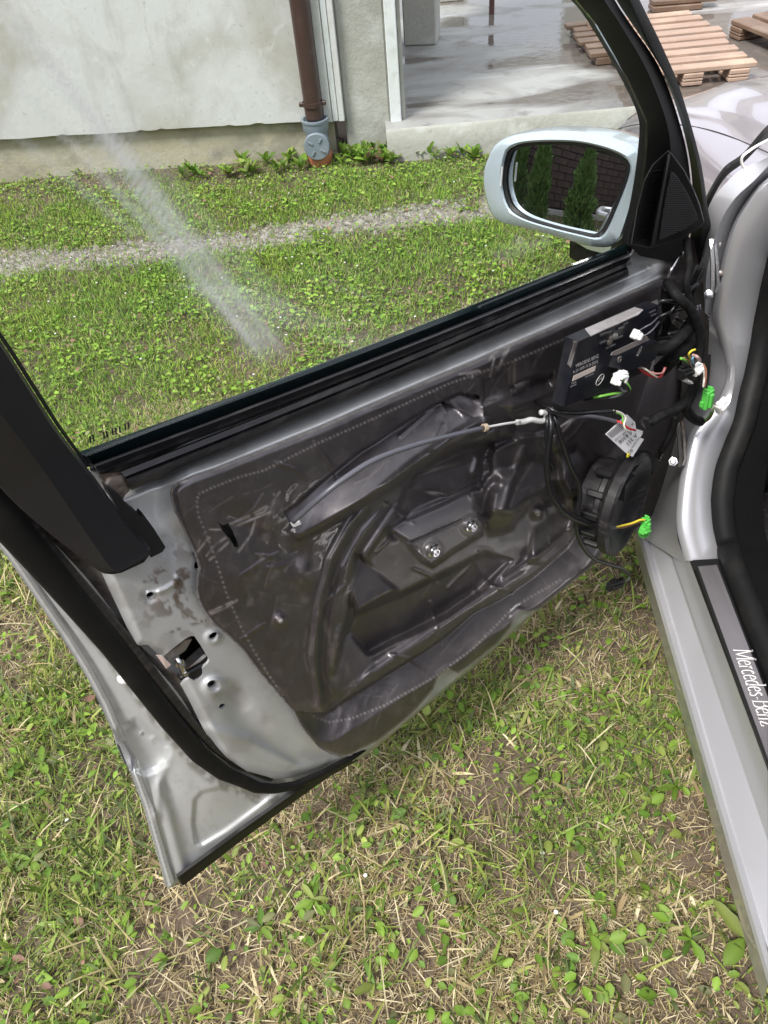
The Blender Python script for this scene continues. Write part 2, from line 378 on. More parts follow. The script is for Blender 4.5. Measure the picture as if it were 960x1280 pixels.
def h_panel(X, Y):
    h = np.zeros(X.shape)
    d, _, _, _ = seg_dist(X, Y, LEFT); h -= .012 * (1 - sstep(d, 0, 16)) ** 2
    dt, _, px, py = seg_dist(X, Y, [(60,672),(140,636),(190,616)] + MTOP); up = (Y < py)
    h -= np.where(up, .022 * sstep(dt, 2, 22), 0)
    h -= .020 * sstep(705 - Y, 0, 80) * (1 - sstep(X, 190, 240))
    d2 = np.hypot((X - 222) / 26, (Y - 672) / 30); h -= .007 * np.exp(-d2 ** 2 * 1.4)
    r, _, _, _ = seg_dist(X, Y, [(186,741),(196,741),(207,737),(219,729),(221,722)]); h += .004 * np.exp(-(r / 3.2) ** 2)
    for (x, y, a, s) in ((268,858,17,.007),(188,744,12,-.003),(266,797,12,.003)):
        q = np.hypot(X - x, (Y - y) * 1.2); h += s * np.exp(-((q - a * .55) / (a * .33)) ** 2)
    q, _, _, _ = seg_dist(X, Y, [(292,868),(300,895),(330,925),(372,950),(410,958)]); h += -.011 * np.exp(-(q / 15) ** 2)
    q, _, _, _ = seg_dist(X, Y, [(232,905),(262,912),(310,925),(370,957),(420,962)]); h += .005 * np.exp(-(q / 7) ** 2)
    d4, _, px, py = seg_dist(X, Y, [(265,930),(310,950),(360,962),(420,960)]); h -= np.where(Y > py, .008 * sstep(d4, 0, 18), 0)
    h += .0012 * (fbm(X, Y, 40, 3) - .5)
    return h
def c_panel(X, Y):
    c = np.ones(X.shape + (3,)) * np.array([.50, .51, .505])
    n = fbm(X, Y, 22, 5); c *= (.9 + .2 * n)[..., None]
    gr = np.array([.16, .12, .095])
    m = sstep(fbm(X, Y, 13, 9), .58, .70) * np.exp(-(np.hypot(X - 222, Y - 735) / 55) ** 2) * 1.0
    for (x0, y0, x1, y1) in ((205,742,214,765),(222,757,236,772),(228,765,243,774),(206,748,203,760),(240,780,256,776),(180,728,196,722),(186,722,206,712),(215,790,224,786)):
        d, _, _, _ = seg_dist(X + 4 * (fbm(X, Y, 9, 2) - .5), Y, [(x0, y0), (x1, y1)]); m = np.maximum(m, .85 * np.exp(-(d / 2.3) ** 2) * sstep(vnoise(X, Y, 3, 4), .2, .6))
    m = np.maximum(m, .75 * np.exp(-(np.hypot((X - 150) / 11, (Y - 607) / 13)) ** 2))
    m = np.maximum(m, .6 * sstep(fbm(X, Y, 9, 19), .5, .62) * np.exp(-(np.hypot((X - 230) / 26, (Y - 690) / 14)) ** 2))
    m = np.maximum(m, .8 * sstep(fbm(X, Y, 7, 29), .5, .6) * np.exp(-(np.hypot((X - 815) / 16, (Y - 335) / 5)) ** 2))
    m = np.maximum(m, .25 * sstep(fbm(X, Y, 30, 39), .5, .7))
    c = c * (1 - m[..., None]) + gr * m[..., None]
    k = sstep(X + (Y - 300) * .2, 826, 840)[..., None] * np.ones(3)
    dk = np.array([.05, .042, .038]) * (.6 + .9 * fbm(X, Y, 9, 6))[..., None]  # front end of the door painted dark for its shade, with brown grime
    return c * (1 - k) + dk * k
def h_panel_u(X, Y):
    d, _, _, _ = seg_dist(X, Y, MEM, True); return h_panel(X, Y) - np.where(inside(X, Y, MEM), .045 * sstep(d, 9, 17), 0)
door = relief('front_door', PANEL, h_panel_u, c_panel, INNER, car, step=1.8, w0=.058, thick=.004,
              holes=[LATCH, oval(188,744,5.2,4.0,-20), oval(267,795,6.2,4.2,-30), oval(264.5,855,6.0,4.4,-30,10), oval(277.5,883,4.2,3.0,-35), oval(244,691,3,4.5,10,8), oval(247,707,4.5,6,0,9)])
tag(door, 'grimy silver pressed inner panel of the open door')

# ---------- the foil membrane
DOTS = [(246,627),(248,618),(262,611),(300,596),(330,588),(400,553),(450,531),(500,508),(560,480),(600,466),(640,452),(700,426),(750,405),(800,386)]
DOT2 = [(246,627),(248,645),(258,668),(270,700),(284,745),(302,785),(318,815),(340,850),(360,880)]
DOT3 = [(388,893),(410,903),(440,898),(480,882),(540,848),(590,812),(622,780),(640,760),(700,725)]
A1 = [(598,527),(560,548),(520,577),(480,610),(440,652),(413,700),(398,760),(392,820),(400,880)]
A2 = [(618,540),(575,562),(530,600),(492,640),(458,690),(436,745),(424,800),(424,845)]
A3 = [(640,548),(600,563),(560,590),(524,624),(492,668)]
LED = [(405,890),(440,868),(480,842),(520,818),(556,792),(590,764),(625,745),(665,718),(706,684),(722,660)]
REC = [(446,768),(500,745),(530,722),(560,712),(606,682),(640,668),(672,655),(706,650),(700,676),(655,712),(612,740),(585,758),(548,786),(510,812),(470,836),(444,850),(430,838),(432,800)]
REC2 = [(505,610),(540,575),(580,556),(618,552),(612,590),(600,610),(560,626),(520,642),(492,650)]
BRK = [(489,661),(520,646),(560,628),(586,616),(592,622),(606,652),(603,664),(570,686),(540,706),(526,702),(508,684)]
BPL = [(513,677),(545,662),(585,645),(594,646),(604,661),(600,667),(568,686),(540,703),(532,700)]
FAC = [(446,690),(470,712),(498,738),(445,768),(437,740)]
HMP = [(606,640),(612,612),(634,588),(652,575),(672,572),(700,582),(704,602),(684,618),(660,634),(640,652),(618,658)]
def plateau(X, Y, pl, h, soft):
    d, _, _, _ = seg_dist(X, Y, pl, True); ins = inside(X, Y, pl); sd_ = np.where(ins, d, -d); return h * sstep(sd_, -soft * .6, soft * .6)
def facet(h, X, Y, pl, p0, h0, p1, h1, soft=5):
    d, _, _, _ = seg_dist(X, Y, pl, True); ins = inside(X, Y, pl); m = sstep(np.where(ins, d, -d), -soft * .5, soft)
    v = A(p1[0] - p0[0], p1[1] - p0[1]); t = ((X - p0[0]) * v[0] + (Y - p0[1]) * v[1]) / (v @ v); return h * (1 - m) + (h0 + (h1 - h0) * t) * m
def ridge(X, Y, pl, h, wd): d, _, _, _ = seg_dist(X, Y, pl); return h * np.exp(-(d / wd) ** 2)
_q = random.Random(9); CREASE = [[(598,690),(592,715),(594,742)],[(592,700),(610,730),(640,740)],[(590,705),(560,735)],[(494,668),(470,690)],[(560,500),(580,520)],[(500,545),(540,510)],[(650,640),(690,600)],[(300,720),(330,700),(350,690)],[(330,660),(345,625)],[(300,800),(330,780)],[(395,900),(420,880),(440,870)]]
for _ in range(16): x_ = _q.uniform(300, 720); y_ = _q.uniform(500, 860); a_ = _q.uniform(0, 3.1); L_ = _q.uniform(12, 34); CREASE.append([(x_ - L_ * math.cos(a_), y_ - L_ * math.sin(a_)), (x_ + _q.uniform(-3, 3), y_), (x_ + L_ * math.cos(a_ + .3), y_ + L_ * math.sin(a_ + .3))])
def h_mem(X, Y):
    wx = X + 2 * (fbm(X, Y, 40, 31, 2) - .5); wy = Y + 2 * (fbm(X, Y, 40, 37, 2) - .5)
    h = np.full(X.shape, .006)
    db, _, _, _ = seg_dist(X, Y, MEM, True); h -= .004 * sstep(db, 30, 100)
    # long shelf that carries the cable: slopes out towards its lower edge, then drops away
    U = [(356,640),(372,628),(410,594),(450,562),(500,530),(545,502),(575,490),(598,494)]; LW = [(372,668),(400,654),(440,630),(485,602),(530,572),(575,548),(606,530),(604,505)]
    du, _, _, _ = seg_dist(wx, wy, U); dw, tw_, _, _ = seg_dist(wx, wy, LW); band = inside(wx, wy, U + LW[::-1]); fr_ = du / (du + dw + 1e-6)
    fo = fbm(X, Y, 40, 77, 2) - .5
    h = np.where(band, h * (1 - sstep(fr_, 0, .08)) + (-.018 + .052 * fr_) * (.30 + .70 * sstep(tw_, .0, .35)) * (1 - .6 * sstep(tw_, .85, 1.0)) + .0030 * fo * sstep(fr_, 0, .08), h)
    low_ = (~band) & (dw < 14) & (wy > 520); h = np.where(low_, np.maximum(h, (.034 - .048 * sstep(dw, 0, 18)) * (.30 + .70 * sstep(tw_, .0, .35)) * (1 - .6 * sstep(tw_, .85, 1.0))), h)
    h += ridge(wx, wy, A1, .007, 4) + ridge(wx, wy, A2, .008, 5) - ridge(wx, wy, A3, .006, 5)
    h -= ridge(wx, wy, [(x + 10, y + 7) for x, y in A1], .006, 5)
    # broad hollow inside the arc and the dark recess at the bottom
    h += plateau(wx, wy, [(446,690),(500,610),(560,560),(620,545),(690,545),(712,600),(712,650),(650,712),(560,770),(470,832),(430,842),(424,780)], -.012, 12)
    h = facet(h, wx, wy, REC2, (560,560), -.030, (545,640), -.018, 8)
    h = facet(h, wx, wy, [(510,610),(520,592),(600,572),(606,600),(560,622)], (555,580), -.030, (562,616), -.018, 5)
    h = facet(h, wx, wy, [(440,766),(500,742),(560,712),(606,690),(640,700),(600,742),(560,770),(500,800),(440,832),(426,800)], (500,742), -.020, (520,800), -.032, 7)
    h = facet(h, wx, wy, FAC, (455,700), -.016, (462,764), .014, 6)
    h = facet(h, wx, wy, [(426,800),(440,792),(470,826),(450,852),(424,872),(412,850)], (440,800), -.018, (432,868), .006, 6)
    # bracket block: top face leans back, lower face carries the bolts
    h = facet(h, wx, wy, [(486,660),(520,645),(560,627),(586,612),(596,640),(560,660),(512,680)], (538,640), -.016, (550,672), .020, 5)
    h = facet(h, wx, wy, [(508,680),(560,658),(596,638),(607,656),(602,668),(570,688),(541,708),(528,702)], (550,668), .020, (558,694), .022, 5)
    h += np.where(inside(X, Y, BPL), -.004, 0) + ridge(X, Y, BPL + BPL[:1], .0022, 2.2)
    for q in ((541,688),(588,657)): rr = np.hypot(X - q[0], (Y - q[1])); h += .003 * np.exp(-((rr - 11) / 2.2) ** 2)
    # shiny hump to the right of the bracket, with a fold down its left side
    h = facet(h, wx, wy, HMP, (662,568), -.022, (648,648), .030, 12)
    h = facet(h, wx, wy, [(604,650),(622,636),(650,640),(640,662),(612,672)], (628,640), .020, (628,668), -.006, 8)
    h = facet(h, wx, wy, [(700,566),(722,556),(738,580),(736,606),(712,622),(700,600)], (715,560), -.012, (722,618), .024, 7)
    h = facet(h, wx, wy, [(668,646),(700,632),(716,640),(714,690),(690,706),(660,702)], (690,636), -.014, (690,704), .010, 8)
    h = facet(h, wx, wy, [(636,520),(660,508),(700,500),(722,520),(700,540),(664,548),(640,543)], (672,508), .004, (676,546), -.018, 8)
    h = facet(h, wx, wy, [(612,500),(640,484),(668,470),(690,466),(693,486),(672,502),(640,512)], (650,474), -.014, (655,508), .014, 7)
    h = facet(h, wx, wy, [(642,482),(656,474),(664,478),(652,490),(640,494)], (648,478), .004, (650,492), .014, 3)
    h += plateau(wx, wy, [(600,470),(640,455),(640,485),(604,505)], -.010, 9)
    h += ridge(wx, wy, [(655,560),(640,600),(628,640)], .006, 5) + ridge(wx, wy, [(596,575),(590,600),(604,606),(608,580)], .005, 4)
    h += ridge(wx, wy, [(664,546),(636,556),(612,570)], .005, 4) - ridge(wx, wy, [(612,586),(600,606),(590,600)], .006, 6)
    h += ridge(wx, wy, [(724,650),(680,690),(630,722)], .004, 3)
    # ledge along the bottom: comes forward as it goes down
    dl, _, px, py = seg_dist(wx, wy, LED); lo = (wy > py)
    h = np.where(lo, h * (1 - sstep(dl, 0, 3)) + (-.024 + .030 * np.clip(dl / 38, 0, 1)) * sstep(dl, 0, 3), h)
    for (x, y, r, s) in ((350,775,7,.008),(672,641,8,.010),(628,596,9,.01),(690,555,9,.008),(455,500,16,.004),(330,650,22,.004),(336,710,18,.004),(310,655,18,-.005),(300,720,26,.004),(380,720,16,.006),(372,690,13,-.005)):
        h += s * np.exp(-(np.hypot(X - x, Y - y) / r) ** 2)
    # gathered folds on the left half
    fold = (fbm(X * .9 + Y * .35, Y * .25 - X * .3, 16, 11, 3) - .5)
    h += .0022 * fold * np.exp(-(np.hypot((X - 345) / 70, (Y - 690) / 110)) ** 2) + .005 * fold * np.exp(-(np.hypot((X - 420) / 60, (Y - 880) / 60)) ** 2)
    rdg = 1 - np.abs(2 * fbm(X, Y, 46, 21, 3) - 1)
    h += .0030 * (fbm(X, Y, 80, 1, 2) - .5)
    for p_ in CREASE: h += ridge(X, Y, p_, .0016, 1.9)
    h += .0004 * (fbm(X + Y, (Y - X) * .5, 14, 41, 3) - .5) 
    # laps down on to the sheet metal at its rim, in front of the panel
    de, _, _, _ = seg_dist(X, Y, MEM, True); k = sstep(de, 0, 8); h = h * k + (.0035 + np.maximum(h_panel(X, Y) * .9, np.where(Y > 840, -.001, -.03))) * (1 - k)
    dr = sstep(X + .3 * (Y - 400), 830, 860); h -= .02 * dr
    return np.maximum(h, -.034 + 0 * h)
SCR = []
_r = random.Random(5)
for _ in range(150):
    x = _r.uniform(230, 780); y = _r.uniform(430, 920); a = _r.choice([-.5, -.6, 1.9, .9, -1.2]) + _r.gauss(0, .35); L = _r.uniform(10, 70)
    b = _r.gauss(0, .25); SCR.append(([(x + L * t * math.cos(a + b * t), y + L * t * math.sin(a + b * t)) for t in (-.5, -.2, .1, .5)], _r.uniform(.35, .8), _r.uniform(.12, .6)))
for p in ([(288,655),(310,645),(335,632),(345,628)], [(290,660),(318,648),(338,640)], [(247,682),(252,670),(262,662),(275,662)], [(246,690),(262,672)], [(258,695),(270,680),(282,672)], [(262,700),(285,678)], [(300,650),(330,640),(350,615)], [(262,768),(282,760),(296,750)], [(258,767),(290,752)], [(618,448),(612,470)],[(640,428),(622,462)],[(584,468),(600,464),(590,472)],[(320,648),(314,668),(298,690)],[(632,434),(626,455)],[(604,447),(614,437),(620,441),(610,450)],[(575,468),(598,463)]):
    SCR.append((p, .9, .95))
FOLDC = [([(345,625),(336,650),(330,680),(322,720)], 5), ([(368,690),(376,720),(380,750)], 5), ([(305,760),(330,740),(345,715)], 4), ([(395,760),(415,800),(418,850)], 4), ([(395,590),(375,610),(360,640)], 5), ([(380,885),(410,890),(430,880)], 9)]
def c_mem(X, Y):
    c = np.ones(X.shape + (3,)) * np.array([.0150, .0132, .0134])
    d = fbm(X, Y, 60, 51); c *= (.75 + .5 * d)[..., None]
    dust = np.array([.09, .078, .073]); m = .12 * sstep(fbm(X, Y, 26, 53, 5), .50, .76) + .14 * sstep(fbm(X, Y * .6, 7, 57, 3), .55, .8)
    for p, wd in FOLDC:
        q, _, _, _ = seg_dist(X + 8 * (fbm(X, Y, 14, 5) - .5), Y, p); m = np.maximum(m, .5 * np.exp(-(q / wd) ** 2) * sstep(fbm(X, Y, 8, 61, 3), .35, .65))
    hi = np.zeros(X.shape); bk = plateau(X, Y, BRK, .75, 8)[..., None]; c = c * (1 - bk) + np.array([.115, .110, .108]) * bk  # bracket pad paler: worn foil, with part of its sheen painted in
    for p, wd, s in SCR:
        x0 = min(a for a, _ in p) - 4; x1 = max(a for a, _ in p) + 4; y0 = min(b for _, b in p) - 4; y1 = max(b for _, b in p) + 4
        s_ = (X > x0) & (X < x1) & (Y > y0) & (Y < y1)
        if s_.any():
            q, _, _, _ = seg_dist(X[s_] + 1.5 * (fbm(X[s_], Y[s_], 9, 4, 2) - .5), Y[s_], p); t_ = s * np.exp(-(q / (wd + .25)) ** 2) * sstep(vnoise(X[s_], Y[s_], 7, 8), .1, .5)
            if s > .9: hi[s_] = np.maximum(hi[s_], .8 * t_)
            else: m[s_] = np.maximum(m[s_], t_)
    for pl, sp, st in ((DOTS, 5.2, 1.), (DOT2, 6.5, .75), (DOT3, 5.0, .75)):
        L = np.linalg.norm(np.diff(np.array(pl, float), axis=0), axis=1).sum(); Q = resamp(pl, int(L / sp))
        for i, (x, y) in enumerate(Q):
            s_ = (abs(X - x) < 4) & (abs(Y - y) < 4); a = st * (.6 + .4 * math.sin(i * 1.7) ** 2)
            hi[s_] = np.maximum(hi[s_], a * np.exp(-(np.hypot(X[s_] - x, Y[s_] - y) / 1.3) ** 2))
    de, _, _, _ = seg_dist(X, Y, MEM, True); hi = np.maximum(hi, .7 * (1 - sstep(de, .8, 2.6)) * (.3 + .7 * fbm(X, Y, 5, 7)))
    m = np.clip(m, 0, 1)[..., None]; c = c * (1 - m) + dust * m * 1.6; hi = np.clip(hi, 0, 1)[..., None]
    return c * (1 - hi) + np.array([.34, .31, .29]) * hi
TEAR = [(272,652),(279,657),(285,654),(291,664),(297,677),(299,685),(293,684),(287,673),(280,666),(277,661)]
memb = relief('foil_membrane', MEM, h_mem, c_mem, MEMB, door, step=1.5, w0=.064, thick=.0035, holes=[TEAR])
tag(memb, 'scuffed dark foil membrane moulded over the door panel')
EP = MEM[-15:][::1]; EP = MEM[MEM.index((440,943)):] + [MEM[0], MEM[1], MEM[2]]
eb = MB(); EPs = resamp([A(*p) for p in EP], 150); eb.tube([PD(x + .5 * (vnoise(i * 3., 0., 4, 5) - .5), y, .064 + .0042 + float(h_panel(np.array([[x]]), np.array([[y]]))[0, 0]) * .9) for i, (x, y) in enumerate(EPs)], [.0011 + .0007 * float(vnoise(i * 2., 9., 3, 6)) for i in range(150)], 6); tag(eb.build('cut_edge', mat('frayed_foil_edge', (.17, .155, .145), .8, noise=[((.06, .055, .05), 120, .45, .65, .8)]), door), 'frayed pale cut edge of the foil')
# bolts and fasteners in the foil
def on_mem(x, y, e=0.0): return PD(x, y, .064 + float(h_mem(A(x)[None], A(y)[None])[0, 0] if False else h_mem(np.array([[float(x)]]), np.array([[float(y)]]))[0, 0]) + e)
for (x, y) in ((541,688),(588,657)):
    b = MB(); O = on_mem(x, y, .0); b.lathe(O, DN, [(.0125,-.002),(.0125,.0015),(.0105,.0025),(.0075,.003),(.0075,.0075),(.0062,.009),(.0045,.009),(.0045,.006),(.001,.006)], 16); b.build('bolt', STEEL, door)
for (x, y, r) in ((672,641,.006),(350,775,.004),(466,586,.0)):
    if r:
        b = MB(); b.lathe(on_mem(x, y, .0), DN, [(r,-.003),(r,.003),(r*.6,.005),(r*.2,.0055)], 12); b.build('bolt', RSTEEL, door)
b = MB(); b.box(PD(362,652,.075), PD(372,648,.075) - PD(362,652,.075), PD(364,657,.075) - PD(362,652,.075), .006 * DN, bev=.001); b.build('cable_clip', WHITE, door)

# ---------- release cable with its hook
wire('release_cable', [(366,652,.090),(400,622,.116),(432,597,.126),(470,574,.130),(520,556,.128),(570,543,.120),(604,535,.112)], .0036, GREYC, door)
b = MB(); P = [PD(604,535,.112), PD(608,534,.112)]; b.tube(P, .0055, 8); b.build('cable_clip', mat('tan_clip', (.5, .4, .28), .4), door)
wire('cable_core', [(606,534.5,.112),(630,530,.108),(650,527,.104)], .0018, WHITE, door)
wire('hook', [(646,528,.098),(655,527,.098),(664,524.5,.099),(672,526,.10),(679,526,.101),(683,521,.102),(681,516,.102),(676,515.5,.102)], .0042, WHITE, door)

# ---------- latch inside its opening
lb = MB(); lb.box(PD(214,838,.02), PD(250,806,.02) - PD(214,838,.02), PD(244,856,.02) - PD(214,838,.02), .02 * DN, bev=.003); latch = lb.build('door_latch', RSTEEL, door)
lb = MB(); lb.poly([PD(207,819,.05), PD(231,800,.05), PD(240,799,.05), PD(232,813,.05), PD(213,827,.05)], -.006 * DN); lb.build('latch_plate', RSTEEL, door)
lb = MB(); lb.box(PD(229,838,.048), PD(250,826,.048) - PD(229,838,.048), PD(236,848,.048) - PD(229,838,.048), .008 * DN, bev=.002); lb.build('latch_lever', PLAS, door)
wire('latch_rod', [(221,823,.055),(225,829,.06),(228,836,.06),(228,842,.055)], .0035, STEEL, door)
lb = MB(); lb.lathe(PD(222,826,.052), DN, [(.006,0),(.006,.006),(.003,.007)], 12); lb.lathe(PD(228,838,.052), DN, [(.0045,0),(.0045,.008),(.003,.009)], 6); lb.build('latch_screw', STEEL, door)
lb = MB(); lb.poly([PD(196,820,.058), PD(204,821,.062), PD(214,831,.062), PD(208,836,.06)], -.003 * DN); lb.build('latch_tab', mat('pinkish_primer', (.42, .33, .29), .5), door)

# ---------- closed end of the door: flange, step and recess outside the seal
ENDP = [(-60,560),(-60,610),(0,684),(25,719),(52,759),(79,798),(105,840),(127,881),(143,919),(146,932),(156,955),(163,963),(171,985),(180,1010),(190,1045),(201,1083),(207,1108),(211,1110),(226,1091),(262,1063),(300,1036),(366,990),(405,962),(440,945),
        (420,925),(340,905),(300,890),(240,840),(160,740),(90,660),(0,570)]
EDGE = [(-60,610),(0,684),(25,719),(52,759),(79,798),(105,840),(127,881),(143,919),(163,963),(180,1010),(201,1083),(209,1110)]
SEALC = [(-60,570),(-30,600),(0,641),(31,676),(62,712),(100,757),(141,806),(178,855),(215,903),(250,944),(280,967),(300,975),(322,985),(345,986),(368,982),(400,968),(440,947),(478,921)]
def h_end(X, Y):
    d, t, px, py = seg_dist(X, Y, EDGE); s, _, qx, qy = seg_dist(X, Y, SEALC)
    h = .004 + .0035 * sstep(d, 3, 5) - .003 * sstep(d, 11, 13.5)
    ramp = sstep(d / (d + s + 1e-6), .30, .95); h += .040 * ramp
    low = sstep(Y, 955, 1000) * sstep(d, 14, 60); h += .004 * low * 2
    h += .006 * np.exp(-((d - (36 - 12 * t)) / 8) ** 2) * sstep(Y, 960, 990)
    h -= plateau(X, Y, [(146,915),(170,900),(212,935),(208,955),(180,968),(160,960)], .009, 10)
    h -= plateau(X, Y, [(146,932),(156,928),(168,948),(164,962),(156,955)], .006, 5)
    rec = [(243,1000),(252,990),(275,985),(345,990),(322,1008),(282,1038),(252,1056),(245,1054),(241,1030)]
    h -= plateau(X, Y, rec, .0055, 5)
    h += ridge(X, Y, [(250,1058),(285,1038),(325,1010),(348,992)], .0009, 4)
    h += ridge(X, Y, [(208,950),(198,985),(196,1020)], .004, 6)
    for (x, y, r) in ((191,924,4.2),(176,917,2)): h += .005 * np.exp(-(np.hypot(X - x, Y - y) / r) ** 4)
    h += .0006 * (fbm(X, Y, 30, 71) - .5); return h
def c_end(X, Y):
    c = np.ones(X.shape + (3,)) * np.array([.50, .51, .505]); d, _, _, _ = seg_dist(X, Y, EDGE)
    c *= (.92 + .16 * fbm(X, Y, 18, 73))[..., None]
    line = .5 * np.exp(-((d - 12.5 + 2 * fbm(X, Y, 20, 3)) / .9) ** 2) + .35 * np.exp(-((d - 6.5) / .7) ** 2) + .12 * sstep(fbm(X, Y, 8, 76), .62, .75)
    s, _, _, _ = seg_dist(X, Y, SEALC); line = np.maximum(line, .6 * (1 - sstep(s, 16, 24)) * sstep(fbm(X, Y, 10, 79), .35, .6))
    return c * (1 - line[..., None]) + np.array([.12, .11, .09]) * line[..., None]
endp = relief('door_edge_panel', ENDP, h_end, c_end, INNER, door, step=1.8, w0=0.0, thick=.003); tag(endp, 'silver folded edge and lower corner of the door')
for (x, y, r) in ((155,848,7),(193,893,7),(201,901,4)):
    b = MB(); n_ = unit(DN * .6 - DD * .8); b.lathe(PD(x, y, .03), n_, [(.009, -.006), (.008, .003), (.005, .006), (.001, .007)], 14); b.build('rubber_plug', WHITE, door)
# seal
def sweep_px(name, path, half, w, m, parent, n=10, flat=.55):
    ws = w if hasattr(w, '__len__') else [w] * len(path); P = resamp([list(PD(x, y, w_)) + [hh] for (x, y), hh, w_ in zip(path, half, ws)], 90); b = MB(); V = []; N = len(P)
    for i in range(N):
        t = unit(P[min(i + 1, N - 1)][:3] - P[max(i - 1, 0)][:3]); sd_ = unit(np.cross(t, DN)); nn = unit(np.cross(sd_, t))
        for k in range(n):
            a = 2 * math.pi * k / n; V.append(P[i][:3] + P[i][3] * (math.cos(a) * sd_ + flat * math.sin(a) * nn))
    F = [(i * n + k, i * n + (k + 1) % n, (i + 1) * n + (k + 1) % n, (i + 1) * n + k) for i in range(N - 1) for k in range(n)]
    return mk(name, V, F, m, parent)
hw = [.018,.018,.018,.0175,.0165,.0155,.0145,.014,.0135,.0125,.011,.010,.0095,.009,.0085,.008,.007,.005]
seal = sweep_px('rubber_seal', SEALC, hw, [.045] * 8 + [.047, .050, .053, .057, .060, .062, .064, .064, .058, .050], RUB, door); tag(seal, 'thick black rubber seal curving round the door edge')
sweep_px('seal_lip', [(x + 13 + 4 * (i / 12), y - 11) for i, (x, y) in enumerate(SEALC[:13])], [.006] * 13, .046, RUBG, door)
# crevice strip between seal and panel
loft('crevice_panel', [dline([(0,612),(60,672),(110,728),(160,795),(205,858),(240,905),(272,948)], .03), dline([(20,580),(90,655),(130,712),(170,800),(226,850),(250,900),(282,948)], .046)], RSTEEL, door)
# rubber lip along the bottom edge
LB = [(221,1094),(262,1064),(300,1036),(366,989),(405,963),(440,945)]
hl = [float(h_end(np.array([[float(x)]]), np.array([[float(y)]]))[0, 0]) for x, y in LB]
dl2 = lambda dx, dy, k, e: [PD(x + dx, y + dy - k * i, h_ + e) for i, ((x, y), h_) in enumerate(zip(LB, hl))]
c1 = dl2(-1, -1, 0, .006); c2 = dl2(2, 2, 0, .011); c3 = dl2(8, 13, 1.5, .004); c4 = dl2(3, 9, 1.2, -.014)
loft('bottom_rubber_lip', [c1, c2, c3, c4], RUB, door, closed=True, sm=False)
# bottom strip of bare silver below the membrane and the lower hem
HB = [(440,950),(470,929),(545,867),(600,822),(650,777),(720,715),(800,654),(830,628)]
loft('bottom_hem', [dline(HB, .058), dline([(x + 1, y + 2) for x, y in HB], .052), dline([(x + 1, y + 5) for x, y in HB], .03), dline([(x, y + 4) for x, y in HB], .0)], SILVER, door)

# ---------- outer skin of the door (seen in the mirror) and its handle
def SK(u, v, w): return DO + u * DD + v * DU + w * DN
vs = [0.0, .04, .10, .2, .35, .5, .62, .70, .74]; wsk = [0, -.014, -.03, -.05, -.066, -.07, -.06, -.045, -.03]
curves = []
eu = [uv(PD(x, y, 0))[:2] for x, y in EDGE[::-1]]
for v, wq in zip(vs, wsk):
    u0 = float(np.interp(v, [e[1] for e in eu], [e[0] for e in eu])); vt = v
    pts = []
    for u in np.linspace(0, 1, 14):
        uu = u0 + (1.16 - u0) * u; vv = v
        if v > .6: vv = v + (.0 if u > 0 else 0) - (.10 * u) * (v - .6) / .14
        k = min(1, (uu - u0) / .03 + .0); pts.append(SK(uu, vv, wq * (k ** .5) + .002))
    curves.append(pts)
skin = loft('outer_skin', curves, SILVER, door, n=30, sm=False)
hb = MB(); hb.tube(spline([SK(.14,.60,-.075), SK(.16,.603,-.115), SK(.22,.607,-.122), SK(.30,.607,-.115), SK(.33,.603,-.075)], 6), [.014]*25, 10); hb.build('door_handle', SILVER, door)
hb = MB(); hb.poly([SK(.0,.0,.0) + SK(.05,.06,-.001) * 0 + .05*DD + .05*DU - .01*DN, DO+1.1*DD+.06*DU-.01*DN, DO+1.12*DD+.5*DU-.02*DN, DO+1.05*DD+.62*DU-.02*DN, DO+.2*DD+.70*DU-.02*DN, DO+.13*DD+.5*DU-.02*DN], .004 * DN); hb.build('inner_reinforcement', DARK, door, smooth=False)  # dark sheet standing in for the shade inside the door cavity

# ---------- belt weatherstrips and the glass
def bl(y0, y1, w, x0=100, x1=785, n=9):     # a line along the belt, slightly bowed
    return [PD(x0 + (x1 - x0) * t, y0 + (y1 - y0) * t + 5.0 * math.sin(math.pi * t), w) for t in np.linspace(0, 1, n)]
chan = loft('window_channel', [bl(565,303,.030,98,786), bl(571,310,.034,100,786), bl(584,319,.030,112,787), bl(592,330,.0,112,787)], DGL, door)
s1 = loft('weatherstrip', [bl(581,316,.034,117,786), bl(580,317.5,.043,118,787), bl(583,320,.047,119,788), bl(588,323,.040,121,788), bl(592,327,.045,124,789), bl(594,330,.038,125,789), bl(600,336,.01,125,789)], RUBG, door, closed=True, sm=False)
tag(s1, 'upper ribbed rubber strip sealing the window')
s2 = loft('weatherstrip', [bl(588,327,.042,150,782), bl(590,329,.050,151,782), bl(596,333,.053,156,783), bl(598,335,.050,157,784), bl(600,336,.056,158,785), bl(608,342,.058,162,786), bl(612,345,.054,164,786), bl(613,346,.03,164,786)], RUBG, door, closed=True, sm=False)
tag(s2, 'lower flat rubber strip along the top of the panel')
b = MB(); b.poly([PD(124,593,.044), PD(152,590,.044), PD(160,612,.044), PD(150,632,.044), PD(138,618,.044)], -.006 * DN); b.lathe(PD(147,607,.046), DN, [(.014,-.003),(.013,.003),(.006,.005),(.002,.004)], 12); b.build('clip_bracket', RSTEEL, door)

